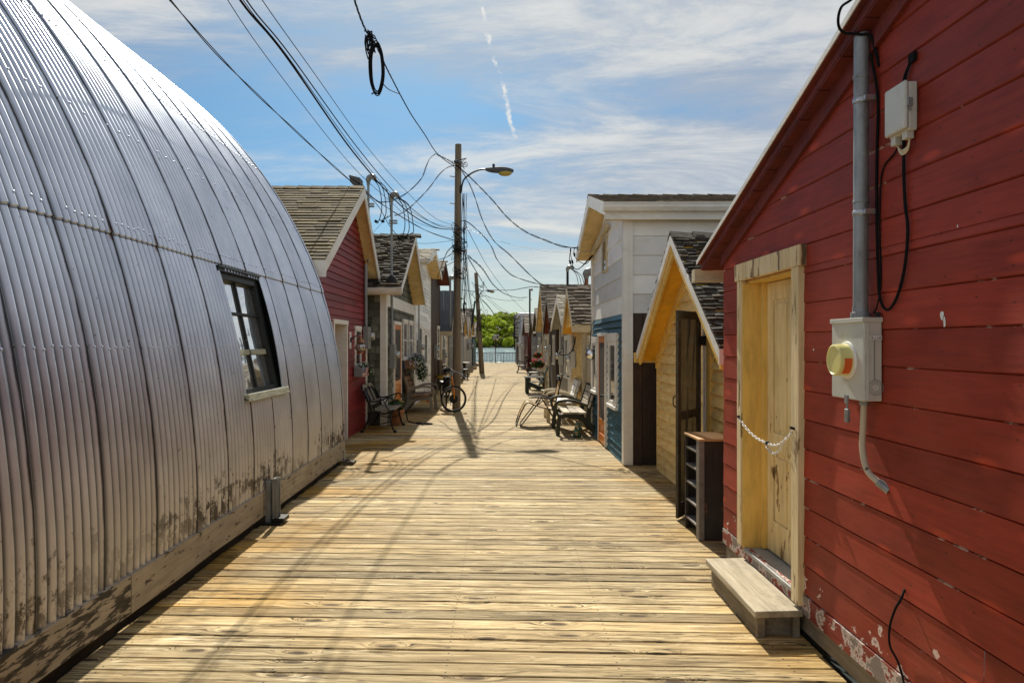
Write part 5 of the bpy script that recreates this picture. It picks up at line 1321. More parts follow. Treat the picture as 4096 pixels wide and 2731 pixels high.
# convex mirror on the corner of the blue house
cm = thing('convex_mirror', (1.7, 12.9, 1.54), 'round convex mirror on the far corner of the blue wall', 'mirror')
c = P(2363, 1417, 12.75); aim = (Vector((0, 0, 1.75))-c).normalized()
Rm = aim.to_track_quat('Z', 'Y').to_matrix()
b = MB(); base = len(b.v)
prof = [(.092*math.sin(t), .05*(math.cos(t))) for t in [math.pi/2*k/8 for k in range(9)]]
vs = []; 
for (r, h) in reversed(prof):
    for j in range(24): vs.append(c+Rm @ V(r*math.cos(2*math.pi*j/24), r*math.sin(2*math.pi*j/24), h))
fs = [(i*24+j, i*24+(j+1) % 24, (i+1)*24+(j+1) % 24, (i+1)*24+j) for i in range(8) for j in range(24)]
b.raw(vs, fs); b.build('mirror_glass', M['mirror'], cm, smooth=True)
b = MB(); b.tube([c+Rm @ V(.094*math.cos(t*math.pi/12), .094*math.sin(t*math.pi/12), 0) for t in range(25)], .006, 6, cap=False)
b.face([c+Rm @ V(.093*math.cos(t*math.pi/12), .093*math.sin(t*math.pi/12), -.005) for t in range(24)]); b.tube([c-aim*.01, c+V(.06, .03, -.05), V(1.79, 12.95, 1.5)], .01, 6); b.build('rim', M['black_iron'], cm)
b = MB(); b.lathe(c+V(-.05, .08, .12), [(.04, -.05), (.045, 0), (.03, .05)], 10); b.build('meter_cap', M['glass_clear'], cm)

# ---------------------------------------------------------------- benches and chairs (local: sits at x=0 back, faces +x, length along y)
def plastic_bench(label, frame, slat, loc, rz, L=1.25, wood2=None):
    root = thing('slatted_bench', loc, label, 'bench', 'chunky slatted benches with curved arms', rz=rz, local=True)
    for y in (-L/2+.12, L/2-.12):
        b = MB()
        b.strip(catmull([(.70, y, 0), (.69, y, .2), (.655, y, .40)], 4), (0, 1, 0), .06, .075)
        b.strip(catmull([(.655, y, .30), (.72, y, .44), (.745, y, .56), (.70, y, .63), (.56, y, .655), (.38, y, .64), (.12, y, .55)], 5), (0, 1, 0), .062, .05)
        b.strip(catmull([(.66, y, .36), (.45, y, .37), (.25, y, .32), (.10, y, .2), (-.06, y, .0)], 5), (0, 1, 0), .0585, [.085]*4+[.10]*13+[.11]*4)
        b.strip(catmull([(.12, y, .24), (.12, y, .42), (.08, y, .66), (-.02, y, .93)], 5), (0, 1, 0), .0575, .085)
        b.build('side_frame', frame, root, bevel=.008)
    rr = random.Random(int(loc[1]*10))
    for x, z in ((.24, .425), (.39, .432), (.54, .435)):
        b = MB(); b.box(x-.068, x+.068, -L/2+.01, L/2-.01, z-.018, z+.018, rr.random()); b.build('seat_slat', slat, root, bevel=.005)
    for z in (.58, .71, .84):
        b = MB(); x = .155-(z-.42)*.30
        b.bar((x, -L/2+.01, z), (x, L/2-.01, z), .034, .115, up=(-.33, 0, 1), tone=rr.random()); b.build('back_slat', slat, root, bevel=.005)
    b = MB(); b.box(.57, .62, -L/2+.152, L/2-.152, .24, .34); b.build('stretcher', wood2 or slat, root)
    return root
plastic_bench('dark olive framed bench with weathered slats in front of the blue wall', M['olive'], M['wood_pale'], (1.79, 13.40, 0), R(180), 1.3)
plastic_bench('pale bench behind the black recliner by the yellow boathouse', M['trim2'], M['white_plain'], (1.76, 15.5, 0), R(180), 1.2)
plastic_bench('grey-tan framed bench with brown slats beside the bicycle', M['greige'], M['wood_warm'], (-2.40, 17.55, 0), 0, 1.35, M['orange'])

def iron_bench(label, loc, rz, L=1.2, topmat=None, slat=None):
    root = thing('iron_bench', loc, label, 'bench', 'ornate black iron benches', rz=rz, local=True)
    I = M['black_iron']
    for y in (-L/2, L/2):
        b = MB()
        b.strip(catmull([(.58, y, 0), (.53, y, .06), (.49, y, .2), (.47, y, .33), (.52, y, .43)], 4), (0, 1, 0), .03, [.07]*3+[.035]*14)
        b.strip(catmull([(-.10, y, 0), (-.05, y, .06), (.02, y, .2), (.08, y, .32), (.10, y, .42)], 4), (0, 1, 0), .03, [.07]*3+[.035]*14)
        b.strip(catmull([(.10, y, .42), (.06, y, .56), (-.02, y, .74), (-.10, y, .90)], 4), (0, 1, 0), .03, .035)
        b.strip(catmull([(.08, y, .37), (.2, y, .40), (.35, y, .37), (.52, y, .43), (.56, y, .42)], 4), (0, 1, 0), .028, .035)
        b.tube(catmull([(-.0, y, .62), (.12, y, .60), (.28, y, .63), (.42, y, .68), (.50, y, .67), (.53, y, .62), (.50, y, .60)], 4), .016, 6)
        b.tube(catmull([(.42, y, .66), (.38, y, .58), (.40, y, .50), (.46, y, .44)], 4), .013, 6)
        b.tube(catmull([(.06, y, .58), (.16, y, .50), (.14, y, .42)], 4), .010, 6)
        b.tube([(.05, y, .22), (.27, y, .17), (.49, y, .22)], .010, 6)
        b.build('side_frame', I, root, bevel=.003)
    n = 18; top = lambda t: .80+.055*abs(math.sin(t*math.pi*3)) + .07*math.sin(t*math.pi)
    bx = lambda z: .045-(z-.56)*.42
    b = MB()
    pts = [V(bx(top(k/36)), -L/2+L*k/36, top(k/36)) for k in range(37)]
    b.strip(pts, (1, 0, .35), .022, .065); b.build('crest_rail', topmat or I, root)
    b = MB(); b.bar((bx(.56)+.01, -L/2, .55), (bx(.56)+.01, L/2, .55), .022, .07); b.build('lower_rail', topmat or I, root)
    b = MB()
    for k in range(-4, 14):
        for sg in (1, -1):
            p = []
            for q in range(7):
                z = .58+q*.045; t = (k+ (q*.55*sg))/12 + (.1 if sg > 0 else .12)
                if 0.02 < t < .98 and z < top(t)-.01: p.append(V(bx(z), -L/2+L*t, z))
            if len(p) > 1: b.tube(p, .009, 4)
    b.build('lattice', I, root)
    b = MB()
    for cy in (-.17, .17):
        for rr_ in ((.075, .12), (.045, .075)):
            b.tube([V(bx(.70+rr_[1]*math.sin(t*math.pi/9))+.012, cy+rr_[0]*math.cos(t*math.pi/9), .70+rr_[1]*math.sin(t*math.pi/9)) for t in range(19)], .010, 5)
    b.build('ornament', topmat or I, root)
    for k in range(5):
        x = .15+k*.088; b = MB(); z = .435-(.012*math.sin(k*.8)); b.box(x-.036, x+.036, -L/2+.016, L/2-.016, z-.011, z+.011, .2+.15*k); b.build('seat_slat', slat or M['wood_dark'], root, bevel=.003)
    return root
iron_bench('ornate black iron bench with wavy pale crest in front of the red house', (-2.60, 13.83, 0), 0, 1.15, M['greige'], M['wood_grey'])
iron_bench('black iron bench behind the table of red geraniums', (1.66, 27.8, 0), R(180), 1.2)
iron_bench('small black iron bench with pale slats far down the right side', (1.55, 39.6, 0), R(180), 1.0, None, M['wood_pale'])

def recliner():
    root = thing('recliner_chair', (.8, 14.45, 0), 'black folding recliner with tan sling facing left across the deck', 'recliner')
    Y0, Y1 = 14.18, 14.74
    side_pts = lambda y: dict(front=[(.34, y, .01), (.40, y, .20), (.47, y, .36), (.57, y, .50)], seat=[(.57, y, .50), (.75, y, .44), (.95, y, .39), (1.08, y, .38)], back=[(1.08, y, .38), (1.15, y, .50), (1.22, y, .75), (1.29, y, 1.08)])
    for y in (Y0, Y1):
        d = side_pts(y); b = MB()
        b.tube(catmull(d['front']+d['seat'][1:]+d['back'][1:], 5), .013, 8)
        b.tube([(.43, y+.02, .01), (.84, y+.02, .55)], .012, 8); b.tube([(1.22, y+.02, .01), (.90, y+.02, .55)], .012, 8)
        b.tube([(.72, y+.02, .40), (.90, y+.02, .55)], .010, 8)
        b.build('side_frame', M['black_iron'], root, smooth='auto')
        b = MB(); b.strip(catmull([(.60, y-.01, .60), (.72, y-.01, .615), (.95, y-.01, .60), (1.15, y-.01, .53)], 5), (0, 1, 0), .06, [.018]*3+[.03]*13); b.build('armrest', M['black_rubber'], root, bevel=.005)
    b = MB()
    for (x, z) in ((.34, .015), (.43, .015), (1.22, .015), (1.29, 1.075), (.57, .49)): b.tube([(x, Y0, z), (x, Y1, z)], .012, 8)
    b.build('crossbar', M['black_iron'], root, smooth='auto')
    d = side_pts(0); path = catmull([d['front'][1]]+d['front'][2:]+d['seat'][1:]+d['back'][1:], 5)
    b = MB()
    for p, q in zip(path[:-1], path[1:]):
        b.face([V(p.x, Y0+.03, p.z), V(p.x, Y1-.03, p.z), V(q.x, Y1-.03, q.z), V(q.x, Y0+.03, q.z)], .5)
    s_ = b.build('sling', M['sling'], root); sl = s_.modifiers.new('t', 'SOLIDIFY'); sl.thickness = .004
    b = MB(); b.bar((1.24, Y0+.03, 1.0), (1.24, Y1-.03, 1.0), .04, .10); b.build('headrest', M['black_rubber'], root, bevel=.01)
recliner()
def adirondack():
    root = thing('adirondack_chair', (1.3, 23.6, 0), 'dark green slatted garden chair facing left by the weathered boards', 'chair')
    G = M['green_dark']; X = .86; Ys = (23.3, 23.95)
    for y in Ys:
        b = MB(); b.box(X+.02, X+.13, y-.03, y+.03, 0, .545); b.build('front_leg', G, root, bevel=.004)
        b = MB(); b.bar((X+.10, y+.01, .36), (X+.78, y+.01, .05), .035, .13); b.build('rear_leg', G, root, bevel=.004)
        b = MB(); b.box(X-.03, X+.68, y-.06, y+.06, .546, .572); b.build('armrest', G, root, bevel=.004)
    for k in range(5):
        b = MB(); x = X+.14+k*.09; z = .395-k*.038; b.bar((x, Ys[0]-.03, z), (x, Ys[1]+.03, z), .08, .02, up=(.4, 0, 1)); b.build('seat_slat', G, root, bevel=.002)
    for k in range(5):
        y = Ys[0]+.06+k*.13; b = MB(); b.bar((X+.46, y, .20), (X+.80, y, .90+.04*math.sin(k*math.pi/4)), .02, .115, up=(0, 1, 0)); b.build('back_slat', G, root, bevel=.002)
adirondack()
sb = thing('step_box', (1.5, 22.3, 0), 'low wooden step box beside the dark green chair', 'step')
b = MB(); b.box(1.37, 1.66, 22.12, 22.5, 0, .17); b.build('box_side', M['wood_dark'], sb, bevel=.004)
b = MB(); b.box(1.34, 1.69, 22.09, 22.53, .171, .205); b.build('tread', M['wood_pale'], sb, bevel=.004)

# ---------------------------------------------------------------- flowers
def plant(root, c, r, nl, nf, flower, ls=.03, fs=.022, droop=0, rr=None, flower2=None):
    rr = rr or random.Random(3); c = Vector(c)
    b = MB()
    for _ in range(nl):
        d = V(rr.gauss(0, 1), rr.gauss(0, 1), rr.gauss(0, 1)).normalized()*rr.uniform(.35, 1)
        p = c+V(d.x*r[0], d.y*r[1], d.z*r[2]-droop*abs(d.x+d.y)*.3)
        b.leaf(p, d+V(rr.uniform(-.8, .8), rr.uniform(-.8, .8), rr.uniform(0, 1)), ls*rr.uniform(.6, 1.3), rr.random())
    b.build('foliage', M['leaf'], root)
    for (fm, n, key) in ((flower, nf, 0), (flower2, nf//2, 1)):
        if not fm: continue
        b = MB()
        for _ in range(n):
            d = V(rr.gauss(0, 1), rr.gauss(0, 1), rr.gauss(.25 if not key else 1.2, 1)).normalized()
            p = c+V(d.x*r[0], d.y*r[1], d.z*r[2]-droop*abs(d.x+d.y)*.3)*1.03
            for _k in range(5): b.leaf(p+V(rr.uniform(-1, 1), rr.uniform(-1, 1), rr.uniform(-1, 1))*fs*.8, d+V(rr.uniform(-.7, .7), rr.uniform(-.7, .7), rr.uniform(-.5, .5)), fs*rr.uniform(.6, 1), rr.random())
        b.build('blossom', M[fm], root)
fb = thing('flower_box', (-2.2, 17.8, 1.2), 'overflowing window box of white and purple flowers on the shingled house', 'flower box')
b = MB(); b.box(-2.40, -2.15, 16.95, 18.7, 1.10, 1.30); b.build('box', M['wood_warm'], fb, bevel=.006)
plant(fb, (-2.17, 17.85, 1.27), (.20, .95, .20), 1600, 230, 'petal_white', ls=.035, fs=.018, rr=random.Random(8), flower2='petal_purple', droop=.1)
plant(fb, (-2.08, 18.15, .98), (.15, .45, .26), 700, 110, 'petal_white', ls=.032, fs=.018, rr=random.Random(9))
fp = thing('flower_box', (-2.65, 13.0, 1.1), 'grey planter with a painted stars-and-stripes front on the red house', 'flower box')
b = MB(); x0, x1, y0, y1, z0, z1 = -2.775, -2.60, 12.95, 13.60, 1.10, 1.27
b.hexa([(x0, y0+.02, z0), (x1-.02, y0+.02, z0), (x1-.02, y1-.02, z0), (x0, y1-.02, z0), (x0, y0, z1), (x1, y0, z1), (x1, y1, z1), (x0, y1, z1)]); b.build('box', M['planter'], fp, bevel=.004)
fpm = lambda a, z, p: V(x1-.02+.02*(z-z0)/(z1-z0)+.003+p, a, z)
b = MB(); b.mbox(fpm, y0+.03, y1-.03, z0+.002, z1-.002, 0, .006); pl = b.build('flag_panel', M['white_plain'], fp)
b = MB()
for k in range(4): q = z0+.012+k*.043; b.mbox(fpm, y0+.03, y1-.031, q, q+.022, .0062, .008)
b.build('stripes', M['flag_red'], pl)
b = MB(); b.mbox(fpm, y0+.029, y0+.26, z0+.08, z1-.003, .0085, .010); b.build('canton', M['flag_blue'], pl)
b = MB()
for i in range(4):
    for j in range(3): 
        c = fpm(y0+.06+i*.055, z0+.098+j*.026, .0108)
        b.face([c+V(0, .008*math.cos(t*math.pi/5)*(1 if t % 2 == 0 else .45), .008*math.sin(t*math.pi/5)*(1 if t % 2 == 0 else .45)) for t in range(10)])
b.build('stars', M['white_plain'], pl)
plant(fp, (-2.68, 13.3, 1.30), (.09, .30, .07), 350, 50, 'petal_white', ls=.028, fs=.016, rr=random.Random(10))
plant(fp, (-2.56, 13.5, 1.2), (.05, .10, .12), 120, 8, 'petal_white', ls=.022, fs=.014, rr=random.Random(12))
pt = thing('flower_pot', (-2.22, 14.62, 0), 'terracotta pot of yellow flowers behind the iron bench', 'flower pot')
b = MB(); b.lathe((-2.22, 14.62, 0), [(.105, 0), (.15, .26), (.17, .26), (.17, .32), (.15, .32), (.14, .29)], 20); b.build('pot', M['terracotta'], pt, smooth='auto')
plant(pt, (-2.22, 14.62, .42), (.17, .17, .12), 420, 14, 'petal_yellow', ls=.04, fs=.022, rr=random.Random(13))
tb = thing('pot_table', (1.45, 25.6, 0), 'long dark table under the white geranium pots', 'table')
b = MB(); b.box(1.08, 1.70, 25.3, 25.9, .62, .65); b.build('table_top', M['greige'], tb, bevel=.004)
for x in (1.12, 1.64):
    for y in (25.34, 25.84): b = MB(); b.box(x-.02, x+.02, y-.02, y+.02, 0, .619); b.build('leg', M['black_iron'], tb)
b = MB(); b.box(1.2, 1.66, 25.36, 25.8, .28, .30); b.build('shelf', M['black_iron'], tb)
g1 = thing('geranium_pot', (1.52, 25.5, .65), 'white pot of bright red geraniums on the dark table', 'flower pot')
b = MB(); b.hexa([(1.40, 25.38, .651), (1.62, 25.38, .651), (1.62, 25.6, .651), (1.40, 25.6, .651), (1.36, 25.34, .83), (1.66, 25.34, .83), (1.66, 25.64, .83), (1.36, 25.64, .83)]); b.build('pot', M['trim'], g1, bevel=.006)
plant(g1, (1.40, 25.42, .97), (.28, .22, .17), 1100, 30, 'petal_red', ls=.035, fs=.045, rr=random.Random(14), droop=.1)
g2 = thing('geranium_pot', (1.50, 25.75, .95), 'small upper pot of red geraniums above the white geranium pot', 'flower pot')
b = MB(); b.lathe((1.46, 25.85, 1.0), [(.08, 0), (.11, .18), (.12, .18), (.12, .2)], 14); b.build('pot', M['trim'], g2); b = MB(); b.tube([(1.46, 25.85, .651), (1.46, 25.85, 1.0)], .015, 6); b.build('stand', M['black_iron'], g2)
plant(g2, (1.42, 25.8, 1.28), (.17, .17, .13), 600, 14, 'petal_red', ls=.035, fs=.038, rr=random.Random(15))
fg = thing('small_flag', (1.62, 25.2, 1.0), 'tiny red and white striped flag among the geraniums', 'flag')
b = MB(); b.tube([(1.60, 25.25, .8), (1.60, 25.25, 1.22)], .005, 5); b.build('stick', M['black_iron'], fg)
for k in range(5):
    b = MB(); x = 1.56+k*.018; b.face([(x, 25.24, 1.02), (x+.018, 25.235, 1.02), (x+.016, 25.24, 1.20), (x-.002, 25.245, 1.20)]); b.build('stripe', M['flag_red'] if k % 2 == 0 else M['white_plain'], fg)

# ---------------------------------------------------------------- lantern, frogs, pilings, bar table
ln = thing('wall_lantern', (-2.7, 12.75, 1.6), 'copper onion lantern beside the window on the red house', 'lantern')
lx, ly, lz = -2.60, 12.72, 1.66
b = MB(); b.box(-2.80, -2.785, 12.66, 12.80, 1.63, 1.95); b.build('back_plate', M['trim'], ln, bevel=.004)
b = MB(); b.tube(catmull([(-2.785, 12.73, 1.80), (-2.70, 12.72, 1.86), (lx, ly, 1.93), (lx, ly, 1.90)], 5), .009, 6); b.lathe((-2.785, 12.73, 1.80), [(.05, 0), (.04, .02)], 12, 'x'); b.build('bracket', M['black_iron'], ln)
b = MB(); b.lathe((lx, ly, lz+.09), [(.085, 0), (.07, .03), (.035, .07), (.03, .10), (.012, .12), (.008, .15)], 16); b.lathe((lx, ly, lz-.11), [(.05, 0), (.06, .02), (.05, .035)], 16); b.build('cap', M['copper'], ln, smooth='auto')
b = MB(); b.ball((lx, ly, lz), (.095, .095, .085), 9); b.build('globe', M['glass_clear'], ln, smooth=True)
b = MB()
for k in range(4):
    a = k*math.pi/4
    b.tube([V(lx+.099*math.cos(t*math.pi/12)*math.cos(a), ly+.099*math.cos(t*math.pi/12)*math.sin(a), lz+.089*math.sin(t*math.pi/12)) for t in range(25)], .003, 4)
b.tube([V(lx+.099*math.cos(t*math.pi/12), ly+.099*math.sin(t*math.pi/12), lz) for t in range(25)], .004, 4); b.build('cage', M['copper'], ln)

def frog(label, base, s_, turn, z0=0):
    root = thing('frog_figurine', base, label, 'figurine', 'stacked green ceramic frogs'); B = Vector(base); Rz = Matrix.Rotation(turn, 3, 'Z')
    T = lambda x, y, z: B+Rz @ (V(x, y, z)*s_)
    b = MB()
    rot = Rz @ Matrix.Rotation(R(35), 3, 'X')
    b.ball(T(0, .02, .055), (.05*s_, .06*s_, .05*s_), 7, rot=rot)          # body
    b.ball(T(0, -.035, .105), (.045*s_, .040*s_, .028*s_), 7)          # head
    for sx in (-1, 1):
        b.ball(T(sx*.025, -.04, .135), .015*s_, 5)
        b.ball(T(sx*.05, .03, .03), (.022*s_, .038*s_, .03*s_), 6); b.ball(T(sx*.058, .0, .010), (.022*s_, .034*s_, .010*s_), 5)
        b.tube([T(sx*.03, -.02, .08), T(sx*.045, -.035, .045), T(sx*.036, -.05, .01)], [.014*s_, .011*s_, .009*s_], 7); b.ball(T(sx*.036, -.06, .008), (.018*s_, .016*s_, .007*s_), 5)
    o = b.build('frog_body', M['frog_green'], root, smooth=True); rm = o.modifiers.new('r', 'REMESH'); rm.mode = 'VOXEL'; rm.voxel_size = .004; rm.use_smooth_shade = True
    b = MB(); b.ball(T(0, -.030, .060), (.030*s_, .032*s_, .038*s_), 6); b.ball(T(0, -.050, .094), (.040*s_, .030*s_, .013*s_), 6); b.build('belly', M['frog_tan'], o, smooth=True)
    b = MB()
    for sx in (-1, 1): b.ball(T(sx*.027, -.050, .139), .0105*s_, 5)
    b.build('eye', M['white_plain'], o, smooth=True)
    b = MB()
    for sx in (-1, 1): b.ball(T(sx*.0275, -.0585, .139), .0055*s_, 4)
    b.build('pupil', M['eye_black'], o, smooth=True)
    return root
frog('lower green frog figurine under the dark olive bench', (1.42, 12.62, 0), 1.15, R(-12))
frog('upper green frog figurine sitting on the lower frog', (1.445, 12.65, .125), 1.05, R(-18))

for (x, y, r, h, lab) in ((-2.22, 25.4, .12, 1.12, 'taller of two stubby wooden pilings tied with yellow rope'), (-2.03, 25.0, .10, .93, 'shorter of two stubby wooden pilings tied with yellow rope')):
    pl = thing('piling', (x, y, 0), lab, 'piling', 'wooden pilings beside the brown house')
    b = MB(); b.tube([(x, y, 0), (x+.005, y, h*.5), (x, y, h)], [r, r*.97, r*.95], 16); b.build('post', M['pole'], pl, smooth='auto')
rp_ = thing('rope', (-2.12, 25.2, .55), 'yellow rope wound round the two wooden pilings', 'rope')
b = MB()
for k, z in enumerate((.44, .48, .52, .55)):
    b.tube([V(-2.12+.25*math.cos(t*math.pi/12)*(1-.03*k), 25.2+.34*math.sin(t*math.pi/12), z+.02*math.sin(t*.5+k)) for t in range(25)], .014, 6)
b.build('coil', M['rope'], rp_, smooth=True)
bt = thing('bar_table', (-1.75, 33, 0), 'small round black bar table beyond the near pole', 'table')
b = MB(); b.lathe((-1.72, 33, .76), [(.02, 0), (.24, 0), (.25, .01), (.25, .03), (.24, .04)], 24); b.build('table_top', M['trim'], bt)
b = MB(); b.lathe((-1.72, 33, 0), [(.22, 0), (.2, .03), (.05, .06), (.045, .3), (.08, .72), (.12, .759)], 14); b.build('base', M['black_iron'], bt, smooth='auto')
bs_ = thing('stool', (-1.62, 31.8, 0), 'black round stool beside the small black bar table', 'stool')
b = MB(); b.lathe((-1.62, 31.8, .48), [(.15, 0), (.17, .01), (.17, .035), (.15, .045)], 20); b.build('seat', M['black_iron'], bs_)
for k in range(4):
    a = R(45+90*k); b = MB(); b.tube([(-1.62+.12*math.cos(a), 31.8+.12*math.sin(a), .48), (-1.62+.17*math.cos(a), 31.8+.17*math.sin(a), 0)], .017, 6); b.build('leg', M['black_iron'], bs_)
b = MB(); b.tube([V(-1.62+.145*math.cos(t*math.pi/8), 31.8+.145*math.sin(t*math.pi/8), .2) for t in range(17)], .01, 5); b.build('foot_ring', M['black_iron'], bs_)
ml = thing('mail_box', (1.38, 45.3, 1.0), 'dark mailbox board on the pale wall near the far bench', 'mailbox')
b = MB(); c = P(2097, 1423, 38.5); e = P(2114, 1436, 38.5); b.box(c.x, e.x, 38.4, 38.5, e.z, c.z); b.build('box', M['wood_dark'], ml, bevel=.01)
b = MB(); b.box(c.x-.01, e.x+.01, 38.38, 38.51, c.z+.002, c.z+.02); b.build('lid', M['meter_dark'], ml)
hk = thing('rope_hook', (-2.36, 16.72, .9), 'thin blue-handled dock hook hanging by the orange door', 'hook')
b = MB(); b.tube([(-2.35, 16.74, 1.28), (-2.35, 16.74, 1.10)], .018, 8); b.build('grip', M['flag_blue'], hk); b = MB(); b.tube(catmull([(-2.35, 16.74, 1.10), (-2.35, 16.75, .8), (-2.34, 16.76, .45), (-2.31, 16.78, .30)], 5), .006, 5); b.build('rod', M['black_iron'], hk)
wirething('deck_rope', 'dark rope lying loose on the deck behind the iron bench', [(-2.05, 14.9, .25), (-2.03, 15.0, .05), (-1.98, 15.0, .012), (-1.85, 14.8, .012), (-1.72, 14.9, .012), (-1.8, 14.7, .012), (-1.60, 14.75, .012), (-1.45, 14.6, .012), (-1.62, 14.5, .012), (-1.75, 14.62, .012)], .014, 'cable', 'rope')
rk = thing('wall_rack', (-2.38, 20.6, .9), 'thin black wire rack on the white clapboard wall', 'rack')
b = MB(); b.tube(catmull([(-2.38, 20.0, 1.0), (-2.38, 20.0, .78), (-2.22, 20.05, .74), (-2.2, 20.3, .75)], 4), .01, 5); b.tube(catmull([(-2.38, 20.6, 1.0), (-2.38, 20.6, .78), (-2.15, 20.6, .76), (-2.1, 20.9, .80)], 4), .01, 5); b.build('hook', M['black_iron'], rk)
wirething('wall_cable', 'black cable curling out of the pale yellow wall', [(1.72, 15.6, 1.88), (1.70, 15.62, 1.7), (1.62, 15.7, 1.52), (1.52, 15.9, 1.46), (1.42, 16.0, 1.47), (1.40, 16.0, 1.52), (1.45, 16.0, 1.53)], .013)
mb_ = thing('spring_ball', (-2.12, 10.15, 0), 'tiny white flowers at the far corner of the metal hut', 'plant')
plant(mb_, (-2.46, 10.2, .06), (.06, .08, .06), 40, 14, 'petal_white', ls=.02, fs=.018, rr=random.Random(30))

# ---------------------------------------------------------------- bicycle leaning on the pole
def bicycle():
    root = thing('bicycle', (-1.28, 17.6, 0), 'bicycle with orange fork and black hub motor leaning on the near pole', 'bicycle')
    blk = M['black_rubber']; A = M['alu']
    def wheel(c, ax, r, motor, name):
        ax = Vector(ax).normalized(); u = V(0, 0, 1); u = (u-ax*u.dot(ax)).normalized(); v_ = ax.cross(u); c = Vector(c)
        ring = lambda rr_, n=48: [c+u*rr_*math.cos(2*math.pi*k/n)+v_*rr_*math.sin(2*math.pi*k/n) for k in range(n+1)]
        b = MB(); b.tube(ring(r-.024), .025, 8, cap=False); w_ = b.build(name, blk, root, smooth=True)
        b = MB(); b.tube(ring(r-.052), .009, 6, cap=False); b.build('rim', A, w_, smooth=True)
        b = MB(); hr = .09 if motor else .022
        for k in range(32):
            t = 2*math.pi*k/32; t2 = t+(.35 if k % 2 else -.35); o = ax*(.02 if k % 4 < 2 else -.02)
            b.tube([c+o+u*hr*math.cos(t2)+v_*hr*math.sin(t2), c+u*(r-.06)*math.cos(t)+v_*(r-.06)*math.sin(t)], .0013, 3, cap=False)
        b.build('spokes', A, w_)
        b = MB()
        if motor:
            pr = [(.0, -.05), (.06, -.048), (.105, -.03), (.112, 0), (.105, .03), (.06, .048), (0.0, .05)]
        else: pr = [(.0, -.06), (.02, -.058), (.03, -.03), (.018, -.02), (.018, .02), (.03, .03), (.02, .058), (0, .06)]
        n = 24; vs = [c+ax*h+(u*math.cos(2*math.pi*j/n)+v_*math.sin(2*math.pi*j/n))*q for (q, h) in pr for j in range(n)]
        b.raw(vs, [(i*n+j, i*n+(j+1) % n, (i+1)*n+(j+1) % n, (i+1)*n+j) for i in range(len(pr)-1) for j in range(n)]); b.build('hub', blk, w_, smooth='auto')
        return w_
    fc = V(-1.165, 17.16, .335); rc = V(-1.50, 18.16, .335)
    fax = V(.30, -.95, .04); wheel(fc, fax, .335, True, 'front_wheel')
    wheel(rc, V(.96, .30, .1), .335, False, 'rear_wheel')
    ht = V(-1.22, 17.30, .88); hb = V(-1.19, 17.26, .70); fa = fax.normalized()
    b = MB()
    cr = V(-1.185, 17.245, .66); side = V(0, 0, 1).cross(fa).normalized()*.0
    for s_ in (-1, 1):
        o = fa*.068*s_
        b.tube([cr+o*.6, cr+o+V(0, 0, -.05), fc+o+V(0, 0, .16)], .019, 8); b.tube([fc+o+V(0, 0, .16), fc+o+V(.0, 0, .01)], .015, 8)
    b.bar(cr-fa*.07, cr+fa*.07, .04, .05); b.bar(cr-fa*.07+V(0, 0, -.1), cr+fa*.07+V(0, 0, -.1), .03, .03)
    b.build('fork', M['bike_orange'], root, smooth='auto')
    b = MB(); b.tube([hb+V(0, 0, -.02), ht], .024, 10); b.build('head_tube', M['bike_orange'], root, smooth=True)
    sst = V(-1.42, 17.86, .82); bb = V(-1.37, 17.75, .30)
    b = MB(); b.tube([ht+V(0, 0, -.05), sst+V(0, 0, -.12)], .018, 8); b.tube([hb, bb], .024, 8); b.tube([sst, bb], .017, 8)
    for s_ in (-1, 1):
        o = V(.96, .30, 0)*.05*s_; b.tube([bb+o*.5, rc+o], .010, 6); b.tube([sst+V(0, 0, -.12)+o*.4, rc+o], .009, 6)
    b.build('frame', M['black_iron'], root, smooth='auto')
    b = MB(); b.tube([ht, ht+V(.02, -.02, .10)], .016, 8); b.tube(catmull([ht+V(.02, -.02, .10), ht+V(.05, -.04, .13), ht+V(.10, -.05, .13)], 3), .015, 8); b.build('stem', A, root, smooth=True)
    b = MB(); hc = ht+V(.10, -.05, .14); hd = V(.80, -.25, -.30)
    b.tube(catmull([hc-hd*.30+V(0, .03, .03), hc-hd*.1, hc, hc+hd*.12, hc+hd*.36+V(0, .03, -.03)], 5), .012, 8)
    b.tube(catmull([hc+hd*.1, hc+hd*.25+V(-.02, -.06, -.03), hc+hd*.42+V(0, -.05, -.05)], 4), .006, 6); b.build('handlebar', A, root, smooth=True)
    b = MB(); b.tube([hc-hd*.30+V(0, .03, .03), hc-hd*.17], .018, 8); b.tube([hc+hd*.24, hc+hd*.37+V(0, .03, -.03)], .018, 8); b.build('grip', blk, root, smooth=True)
    b = MB()
    b.tube(catmull([hc, hc+V(.05, -.08, -.06), hc+V(.02, -.10, -.22), cr+V(.0, -.05, .12)], 5), .004, 5); b.tube(catmull([hc, hc+V(-.04, -.08, -.10), cr+V(.05, 0, .1)], 5), .004, 5); b.build('brake_cable', blk, root)
    b = MB(); b.tube([sst, sst+V(-.01, .03, .12)], .014, 8); b.build('seat_post', A, root)
    b = MB(); c = sst+V(-.01, .02, .14)
    b.ball(c+V(0, .05, 0), (.085, .11, .035), 7); b.ball(c+V(.02, -.10, 0), (.03, .10, .025), 6); b.build('saddle', blk, root, smooth=True)
    b = MB(); b.bar(V(-1.46, 18.02, .70), V(-1.56, 18.40, .72), .14, .015); b.tube([V(-1.52, 18.2, .70), rc+V(.07, .02, 0)], .006, 5); b.tube([V(-1.52, 18.2, .70), rc+V(-.07, -.02, 0)], .006, 5); b.build('rear_rack', M['black_iron'], root)
    b = MB(); b.box(-1.50, -1.33, 17.98, 18.24, .42, .86); b.build('pannier_bag', blk, root, bevel=.03)
